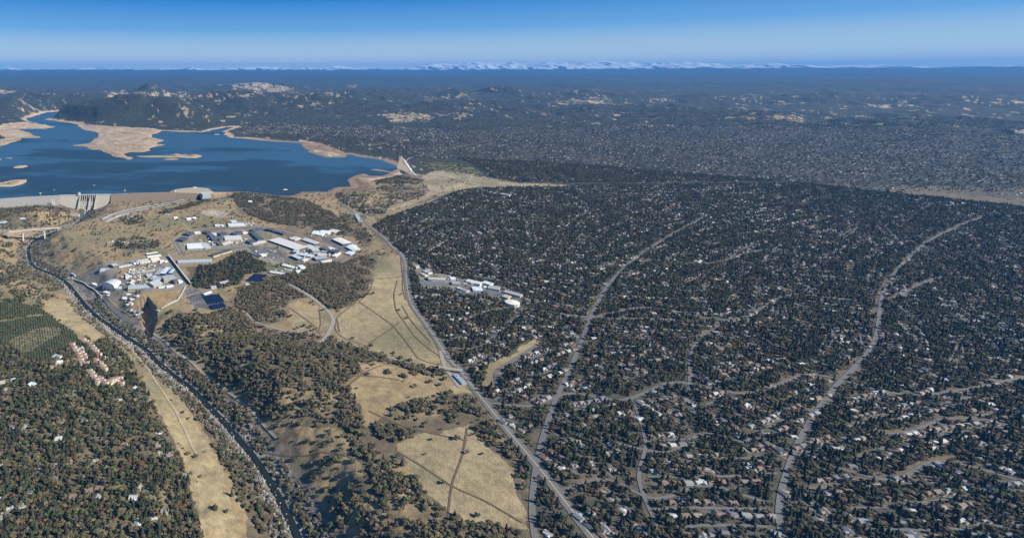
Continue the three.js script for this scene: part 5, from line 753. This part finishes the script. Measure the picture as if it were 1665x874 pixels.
{ // far shores and hills: trees thin out into the forest colour of the ground
  for (let F = 4200; F < 15000; F += 34) { const xr = 1.5 * F; for (let x = -0.56 * F; x < xr; x += 34) { if (rnd() > (F < 9500 ? 0.62 : 0.34)) continue; const X = x + rr(-17, 17), Y = F + rr(-17, 17), R = Math.hypot(X, Y); if (R < 6200 || R > 15500) continue; if (lakeDist(X, Y) < 210) continue; const z = R < 15000 ? zoneAt(X, Y) : null; if (z && (z.shore || z.trees < 10)) continue; put(X, Y, rnd() < 0.5 ? 'conifer' : 'oak', rr(9, 19), 'far'); TREES[TREES.length - 1].dim = 0.62; } }
  const S = ZONES.find((z) => z.name === 'sand_point'); for (let i = 0; i < 120; i++) { const x = rr(S.b[0], S.b[1]), F = rr(S.b[2], S.b[3]); if (inside(S.P, x, F) && lakeDist(x, F) > 150 && x > -2600) put(x, F, 'oak', rr(8, 14), 'sand_point'); }
}
let loneN = 0;
for (const [x, y, h] of [[631, 607, 12], [630, 603, 9], [656, 612, 12], [659, 614, 10], [671, 607, 11], [677, 610, 9], [598, 610, 10], [652.5, 479, 8], [649, 505, 9], [662, 518, 9], [607, 478, 11], [597, 480, 12], [592, 484, 11], [640, 575, 9], [604, 563, 10], [574, 551, 10], [278, 508, 13], [275, 510, 10], [319, 505, 12], [505, 533, 12], [495, 531, 12], [473, 515, 12], [463, 512, 12], [555, 500, 12], [548, 498, 11], [538, 500, 11], [305, 424, 14], [188, 451, 14], [75, 483, 10], [97, 522, 9]]) { const p = at(x, y); put(p[0], p[2], h > 13 ? 'conifer' : 'oak', h, 'lone'); TREES[TREES.length - 1].lone = loneN++; }

// ---------------------------------------------------------------- labels by place
const LONE = ['larger of two oaks standing together in the bottom field', 'smaller oak touching the larger one in the bottom field', 'second big lone oak in the bottom field', 'round oak just right of the second big lone oak', 'oak near the right end of the bottom field', 'small oak beside the one at the right end of the bottom field', 'oak at the left tip of the bottom field', 'topmost lone oak on the verge between big field and highway', 'middle lone oak on the verge between big field and highway', 'lowest lone oak on the verge between big field and highway', 'dark oak bulging into the big field from the brown hill', 'oak at the corner where two tracks meet under the brown hill', 'oak left of the track corner under the brown hill', 'slim oak on the lower edge of the big field', 'oak where the slanting track reaches the lower edge of the big field', 'oak at the lower left corner of the big field', 'dark double-crowned oak on the dry knoll by the pale wall', 'low oak joined to the double-crowned one on the knoll', 'dark oak below the car lot on the knoll', 'oak at the lower right corner of the small field', 'broad oak at the bottom of the small field', 'broad oak at the left edge of the small field', 'second broad oak left of the small field', 'dark oak right above the curved road', 'dark oak second above the curved road', 'dark oak overhanging the curved road', 'tall round-topped tree in front of the blue factory hall', 'dark tall tree above the white gymnasium', 'single oak on the brown flat above the golden field', 'oak on the left rim of the golden field'];
// what one can find near a tree or house: [x, y, name] as seen from the aircraft
const MARKS = [[140, 333, 'concrete dam'], [55, 373, 'road bridge'], [47, 415, 'river bend below the bridge'], [117, 453, 'footbridge wall'], [176, 465, 'white gymnasium'], [230, 468, 'long cell block'], [174, 438, 'pale blue warehouse'], [245, 422, 'cream halls'], [291, 440, 'tall stone wall'], [316, 424, 'blue factory hall'], [243, 505, 'dark cliff pit'], [234, 537, 'lower guard tower'], [270, 498, 'pale curving wall'], [348, 490, 'solar carport'], [415, 451, 'solar field'], [450, 440, 'lower lawn offices'], [525, 415, 'round yard'],
  [326, 388, 'leftmost exercise yard'], [460, 398, 'huge white hall'], [525, 379, 'upper right office cluster'], [548, 395, 'east parking strip'], [407, 328, 'white ridge house'], [333, 315, 'control works'], [583, 355, 'far overpass'], [540, 520, 'curved road'], [495, 515, 'small pale field'], [585, 491, 'track corner'], [640, 531, 'track crossing'], [600, 562, 'foot of the big field'], [680, 580, 'lower tip of the big field'], [632, 605, 'pair of field oaks'], [674, 608, 'right end of the bottom field'], [572, 620, 'left tip of the bottom field'],
  [731, 603, 'highway overpass'], [745, 619, 'pale blue roof at the fork'], [797, 600, 'vacant straw lot'], [836, 492, 'water tank'], [778, 471, 'pale blue market'], [706, 462, 'dark-roofed store'], [678, 432, 'church hall'], [655, 430, 'highway bend'], [664, 480, 'shop street corner'], [690, 523, 'highway middle stretch'], [724, 572, 'highway fork'], [710, 395, 'pale side street'], [800, 550, 'lower side street'], [770, 510, 'upper side street'], [800, 380, 'dark treed suburb centre'], [740, 350, 'upper suburb edge'], [845, 440, 'right picture edge'], [815, 316, 'white school row'], [665, 270, 'far dike'],
  [125, 575, 'left terrace row'], [150, 562, 'upper right terrace row'], [163, 595, 'middle right terrace row'], [150, 614, 'lower terrace row'], [183, 621, 'bottom right terrace row'], [94, 583, 'large grey villa'], [23, 618, 'white-roofed house'], [53, 625, 'pale house'], [3, 622, 'bottom left corner'], [20, 590, 'left edge below the orchard'], [67, 500, 'right end of the orchard top'], [30, 520, 'orchard gap lane'], [60, 545, 'thin orchard rows'], [5, 540, 'left orchard end'], [110, 550, 'right orchard tip'], [120, 500, 'golden field'], [150, 545, 'lower tip of the golden field'], [215, 590, 'meadow trail bend'], [245, 620, 'bottom of the straw meadow'],
  [298, 583, 'white gauge house'], [270, 556, 'canal path'], [340, 612, 'lower canal path'], [180, 500, 'canyon road bend'], [207, 520, 'middle of the canyon road'], [160, 515, 'river above the meadow'], [255, 590, 'river in the meadow'], [290, 615, 'river at the picture bottom'], [395, 508, 'left end of the camp road'], [440, 530, 'camp road by the small field'], [380, 560, 'woodland middle'], [430, 590, 'woodland clearing'], [480, 620, 'bottom middle edge'], [380, 620, 'dark lower woodland'], [540, 590, 'woodland below the curved road'], [520, 560, 'end of the curved road'], [330, 540, 'woodland left part'], [300, 525, 'knoll edge'], [440, 475, 'brown hill left part'], [550, 450, 'brown hill top'], [600, 440, 'brown hill right edge'], [360, 430, 'town grove'], [240, 395, 'hillside houses'], [215, 356, 'white huts under the spillway']];
const ORDS = ['nearest', 'second nearest', 'third nearest', 'fourth nearest', 'fifth nearest', 'sixth nearest', 'seventh nearest', 'eighth nearest', 'ninth nearest', 'tenth nearest', 'eleventh nearest', 'twelfth nearest', 'thirteenth nearest', 'fourteenth nearest', 'fifteenth nearest', 'sixteenth nearest', 'seventeenth nearest', 'eighteenth nearest', 'nineteenth nearest', 'twentieth nearest', ...['first', 'second', 'third', 'fourth', 'fifth', 'sixth', 'seventh', 'eighth', 'ninth'].map((w) => `twenty-${w} nearest`), 'thirtieth nearest', ...['first', 'second', 'third', 'fourth', 'fifth', 'sixth', 'seventh', 'eighth', 'ninth'].map((w) => `thirty-${w} nearest`), 'fortieth nearest', ...['first', 'second', 'third', 'fourth', 'fifth', 'sixth', 'seventh', 'eighth', 'ninth'].map((w) => `forty-${w} nearest`)];
const place = (look, o) => o.mark ? `${look}, ${ORDS[Math.min(o.rank, 48)]} ${o.dir} the ${o.mark}` : look;
const rankAll = (list, key) => { // each one's nearest landmark, the side it lies on, and its place in line
  const B = new Map(); for (const o of list) { let m = null, d = 1e9; for (const k of MARKS) { const q = Math.hypot(o.px - k[0], (o.py - k[1]) * 1.3); if (q < d) { d = q; m = k; } } const dx = o.px - m[0], dy = (o.py - m[1]) * 1.3; o.mark = m[2]; o.md = d; o.dir = Math.abs(dx) > Math.abs(dy) ? (dx < 0 ? 'left of' : 'right of') : (dy < 0 ? 'above' : 'below'); const id = key(o) + o.mark + o.dir; if (!B.has(id)) B.set(id, []); B.get(id).push(o); }
  for (const l of B.values()) l.sort((a, b) => a.md - b.md).forEach((o, i) => { o.rank = i; });
};
// ---------------------------------------------------------------- houses
const houseGeo = (w, d, h, r, wallC, roofC) => { const a = shade(bare(bx(w, h, d)), wallC), g = prism([[-d / 2 - 0.6, 0], [d / 2 + 0.6, 0], [0, r]], w + 1); g.rotateY(Math.PI / 2); g.translate(-w / 2 - 0.5, h, 0); const b = shade(bare(g), roofC), a2 = shade(bare(bx(d * 0.6, h * 0.9, w * 0.45, w * 0.22, 0, d * 0.55)), wallC), g2 = prism([[-d * 0.3 - 0.5, 0], [d * 0.3 + 0.5, 0], [0, r * 0.7]], w * 0.5); g2.translate(w * 0.22, h * 0.9, d * 0.55 - w * 0.2); return mergeGeometries([a, b, a2, shade(bare(g2), roofC)]); };
const ROOFS = [['grey', [0.25, 0.255, 0.26]], ['brown', [0.20, 0.155, 0.12]], ['pale', [0.46, 0.455, 0.44]], ['tan', [0.27, 0.24, 0.2]], ['dark', [0.15, 0.15, 0.165]], ['reddish', [0.22, 0.145, 0.115]]];
const WALLS = [[0.55, 0.53, 0.48], [0.46, 0.41, 0.34], [0.66, 0.65, 0.63], [0.50, 0.47, 0.41], [0.58, 0.56, 0.53], [0.48, 0.40, 0.32]];
const inPhoto = (o) => o.px > 2 && o.px < 845 && o.py > 110 && o.py < 628;
{
  const pickN = new Set(HOUSES.filter(inPhoto).sort((a, b) => b.size - a.size).slice(0, 300)), rest = HOUSES.filter((h) => !pickN.has(h));
  const protos = ROOFS.map(([n, c], k) => ({ wall: mat(...WALLS[k], 0.85), roof: mat(...c, 0.85) }));
  const body = mergeGeometries([bx(15, 3.6, 11, 0, -0.4, 0), bx(6.6, 3.3, 6.8, 3.3, -0.4, 6)]), rg = prism([[-6.1, 0], [6.1, 0], [0, 2.7]], 16), rg2 = prism([[-3.8, 0], [3.8, 0], [0, 1.9]], 7.5); rg.rotateY(Math.PI / 2); rg.translate(-8, 3.2, 0); rg2.translate(3.3, 2.9, 2.4); const roofG = mergeGeometries([rg, rg2]), door = bx(3.6, 2.2, 0.2, 3.3, 0, 9.5), chim = bx(1, 2.4, 1, -4, 3.4, -1.5), win = bx(4, 1.2, 0.2, -3.6, 1.2, 5.55);
  rankAll([...pickN], (h) => ROOFS[h.k][0]);
  for (const h of pickN) {
    const where = h.px > 560 ? (h.py > 480 ? 'in the wooded suburb right of the highway below the shops' : h.py > 360 ? 'in the dense treed suburb above the shop street' : 'in the treed suburb near the far dike') : h.py > 540 ? 'among the lower left trees near the terraces' : h.py < 330 ? 'on the wooded ridge at the lake' : h.px > 500 ? 'at the foot of the wooded ridge' : h.py > 500 ? 'in the hollow by the dark cliff' : 'on the grassy slope left of the new yards';
    const t = thing('house', place(`${ROOFS[h.k][0]}-roofed house`, h), 'house', [h.x, h.y, h.F], h.t, `${ROOFS[h.k][0]} roofed houses ${where}`), p = protos[h.k]; t.scale.setScalar(h.s); mesh('wall', body, p.wall, t); const r = mesh('roof', roofG, p.roof, t);
    if (h.size > 4.2) { mesh('chimney', chim, p.wall, r); mesh('garage_door', door, M.white, t); mesh('window', win, M.glass, t); }
  }
  ROOFS.forEach(([n, c], k) => { const L = rest.filter((h) => h.k === k); const m = new THREE.InstancedMesh(houseGeo(15, 11, 3.6, 2.7, WALLS[k], c), new THREE.MeshStandardMaterial({ vertexColors: true, roughness: 0.85 }), L.length), q = new THREE.Object3D(); L.forEach((h, i) => { q.position.set(h.x, h.y - 0.3, -h.F); q.rotation.y = h.t; q.scale.setScalar(h.s); q.updateMatrix(); m.setMatrixAt(i, q.matrix); }); m.name = named('distant_houses'); m.userData.kind = 'stuff'; m.userData.label = `${n} roofed houses spread far through the wooded suburbs`; m.castShadow = m.receiveShadow = true; scene.add(m); });
}
{ // small huts, trailers and stores that fill the yards
  const L = []; for (const [where, quad, n] of [['old yard', '186,470 206,440 262,428 292,458', 46], ['old yard slope', '192,488 214,478 228,482 214,500', 8], ['leftmost yard', '300,398 345,384 345,396 305,405', 8], ['middle yard', '350,396 384,386 412,392 396,402', 10], ['round yard', '470,420 505,400 548,408 530,424', 26], ['staff lot', '405,408 440,400 462,420 436,424', 7], ['lower lawn', '436,444 470,432 492,442 470,446', 6], ['upper lot', '352,369 386,362 420,364 410,369', 12], ['shop lot', '690,446 735,450 800,468 780,476', 12], ['office cluster', '504,384 530,376 550,380 530,386', 6], ['dirt cut', '332,348 350,343 372,348 352,352', 4]]) {
    const q = quad.split(' ').map((v) => v.split(',').map(Number)); for (let i = 0, tries = 0; i < n && tries < 400; tries++) { const u = rnd(), v = rnd(), px = lerp(lerp(q[0][0], q[1][0], u), lerp(q[3][0], q[2][0], u), v), py = lerp(lerp(q[0][1], q[1][1], u), lerp(q[3][1], q[2][1], u), v), p = at(px, py); if (CLEAR.has(ck(p[0], p[2]))) continue; for (const [a, b] of [[0, 0], [12, 0], [-12, 0], [0, 12], [0, -12]]) CLEAR.add(ck(p[0] + a, p[2] + b)); L.push({ px, py, p, where, k: Math.floor(rnd() * 5) }); i++; } }
  const C = [['white', W, WR], ['cream', M.cream, mat(0.5, 0.46, 0.38, 0.8)], ['grey', CO, GR], ['brown', mat(0.24, 0.18, 0.13, 0.9), mat(0.17, 0.14, 0.12, 0.9)], ['pale-roofed', M.tan, M.ice]]; rankAll(L, (o) => C[o.k][0]);
  for (const o of L) { const w = rr(7, 17), d = rr(5, 10), h = rr(3, 5.5), t = thing('yard_hut', place(`small ${C[o.k][0]} hut in the ${o.where}`, o), 'hut', o.p, rr(-0.3, 0.3) + (rnd() < 0.3 ? 1.57 : 0), `small huts in the ${o.where}`); mesh('wall', bx(w, h + 1, d, 0, -1, 0), C[o.k][1], t); if (rnd() < 0.5) { const g = prism([[-d / 2 - 0.3, 0], [d / 2 + 0.3, 0], [0, d * 0.2]], w + 0.6); g.rotateY(Math.PI / 2); g.translate(-w / 2 - 0.3, h, 0); mesh('roof', g, C[o.k][2], t); } else mesh('roof', bx(w + 0.5, 0.4, d + 0.5, 0, h, 0), C[o.k][2], t); mesh('door', bx(1.4, 2.2, 0.2, 0, 0, d / 2 + 0.05), M.gate, t); }
}
{
  const carMat = CARC.map(([n, c]) => mat(...c, 0.35)), cabinMat = mat(0.03, 0.035, 0.045, 0.15), tyre = mat(0.02, 0.02, 0.02, 0.9); rankAll(CARS, (c) => CARC[c.k][0]);
  for (const c of CARS) { const p = at(c.px, c.py), t = thing('car', place(`${CARC[c.k][0]} car in the ${c.where}`.replace('in the highway', 'on the highway'), c), 'car', [p[0], p[1] + (c.where === 'highway' ? 1.3 : 0.1), p[2]], c.t, c.where === 'highway' ? 'cars on the highway' : `cars in the ${c.where}`); t.scale.setScalar(1.12); mesh('body', carBody, carMat[c.k], t); mesh('cabin', carCabin, cabinMat, t); for (const w of carWheel) mesh('wheel', w, tyre, t); }
}
{ // the trees that show largest are single things, the rest one mass for each kind
  const chosen = new Set(); const cap = { oak: 280, bare: 160, conifer: 160, autumn: 50, scrub: 110 };
  for (const k of NAMES) TREES.filter((t) => t.k === k && t.zn !== 'orchard' && inPhoto(t)).sort((a, b) => (b.zn === 'lone') - (a.zn === 'lone') || b.size - a.size).slice(0, cap[k]).forEach((t) => chosen.add(t));
  TREES.filter((t) => t.zn === 'orchard' && inPhoto(t)).sort((a, b) => b.size - a.size).slice(0, 200).forEach((t) => chosen.add(t));
  const KN = { oak: ['oak_tree', 'olive green oak', 'oak tree'], bare: ['bare_oak', 'brown half-bare oak', 'oak tree'], conifer: ['conifer_tree', 'tall dark conifer', 'conifer'], autumn: ['autumn_tree', 'rusty autumn tree', 'tree'], scrub: ['scrub_bush', 'greyish bare scrub bush', 'bush'] };
  const ZN = { low_wood: 'in the foreground oak woodland', oak_hill: 'on the brown wooded hill', condo_wood: 'in the lower left woods', suburb: 'among the suburban houses', canyon: 'on the rocky canyon side', river_meadow: 'on the straw meadow', town_wood: 'in the town grove', west_belt: 'in the tree belt above the orchard', west_bank: 'on the dry left bank', low_field: 'in the bottom field', north_slope: 'on the dry slope', ridge_wood: 'on the ridge by the lake', savanna: 'on open dry grass' };
  rankAll([...chosen], (t) => t.k + (t.zn === 'orchard'));
  const list = [...chosen].sort((a, b) => b.size - a.size);
  for (const t of list) {
    let [nm, look, cat] = KN[t.k], label, grp;
    if (t.zn === 'orchard') { nm = 'orchard_tree'; cat = 'fruit tree'; grp = 'trees of the left orchard'; label = place('small dark orchard tree', t); }
    else if (t.zn === 'lone') label = LONE[t.lone];
    else { grp = `${cat === 'bush' ? 'bushes' : cat + 's'} ${ZN[t.zn] || 'on dry grass'}`; label = place(look, t); }
    const g = thing(nm, label, cat, [t.x, t.y - 0.2, t.F], t.t, grp); g.scale.set(t.h * 1.05, t.h, t.h * 1.05); mesh('trunk', fine[t.k].trunk, M.trunk, g); mesh('crown', fine[t.k].crown[t.v], leafMat[t.k][t.c], g);
  }
  const q = new THREE.Object3D(), c = new THREE.Color(); let total = 0;
  const MASS = { oak: ['distant_oaks', 'olive green oaks massed in the woods and suburbs'], bare: ['distant_bare_oaks', 'brown half-bare oaks massed on the hills'], conifer: ['distant_conifers', 'dark conifers massed through the suburbs'], autumn: ['distant_autumn_trees', 'rusty and yellow autumn trees scattered in the suburbs'], scrub: ['canyon_scrub', 'grey scrub massed along the canyon'] };
  for (const k of NAMES) for (let v = 0; v < VAR; v++) {
    const L = TREES.filter((t) => t.k === k && t.v === v && !chosen.has(t)); if (!L.length) continue; total += L.length;
    const m = new THREE.InstancedMesh(coarse[k][v], LEAF, L.length);
    L.forEach((t, i) => { const w = rr(0.85, 1.2); q.position.set(t.x, t.y - 0.2, -t.F); q.rotation.set(0, t.t, 0); q.scale.set(t.h * w, t.h, t.h * w); q.updateMatrix(); m.setMatrixAt(i, q.matrix); const C = KIND[k].col[t.c], s = rr(0.7, 1.35) * (t.dim || 1); c.setRGB(C[0] * s, C[1] * s, C[2] * s); m.setColorAt(i, c); });
    m.name = named(MASS[k][0]); m.userData.kind = 'stuff'; m.userData.label = MASS[k][1]; m.castShadow = m.receiveShadow = true; scene.add(m);
  }
  { let T = 0; scene.traverse((o) => { if (o.isMesh && !o.isInstancedMesh) T += (o.geometry.index ? o.geometry.index.count : o.geometry.attributes.position.count) / 3; }); console.log('triangles', T); }
  console.log('trees', TREES.length, 'mass', total, 'single', chosen.size, 'houses', HOUSES.length);
}
renderer.render(scene, camera);
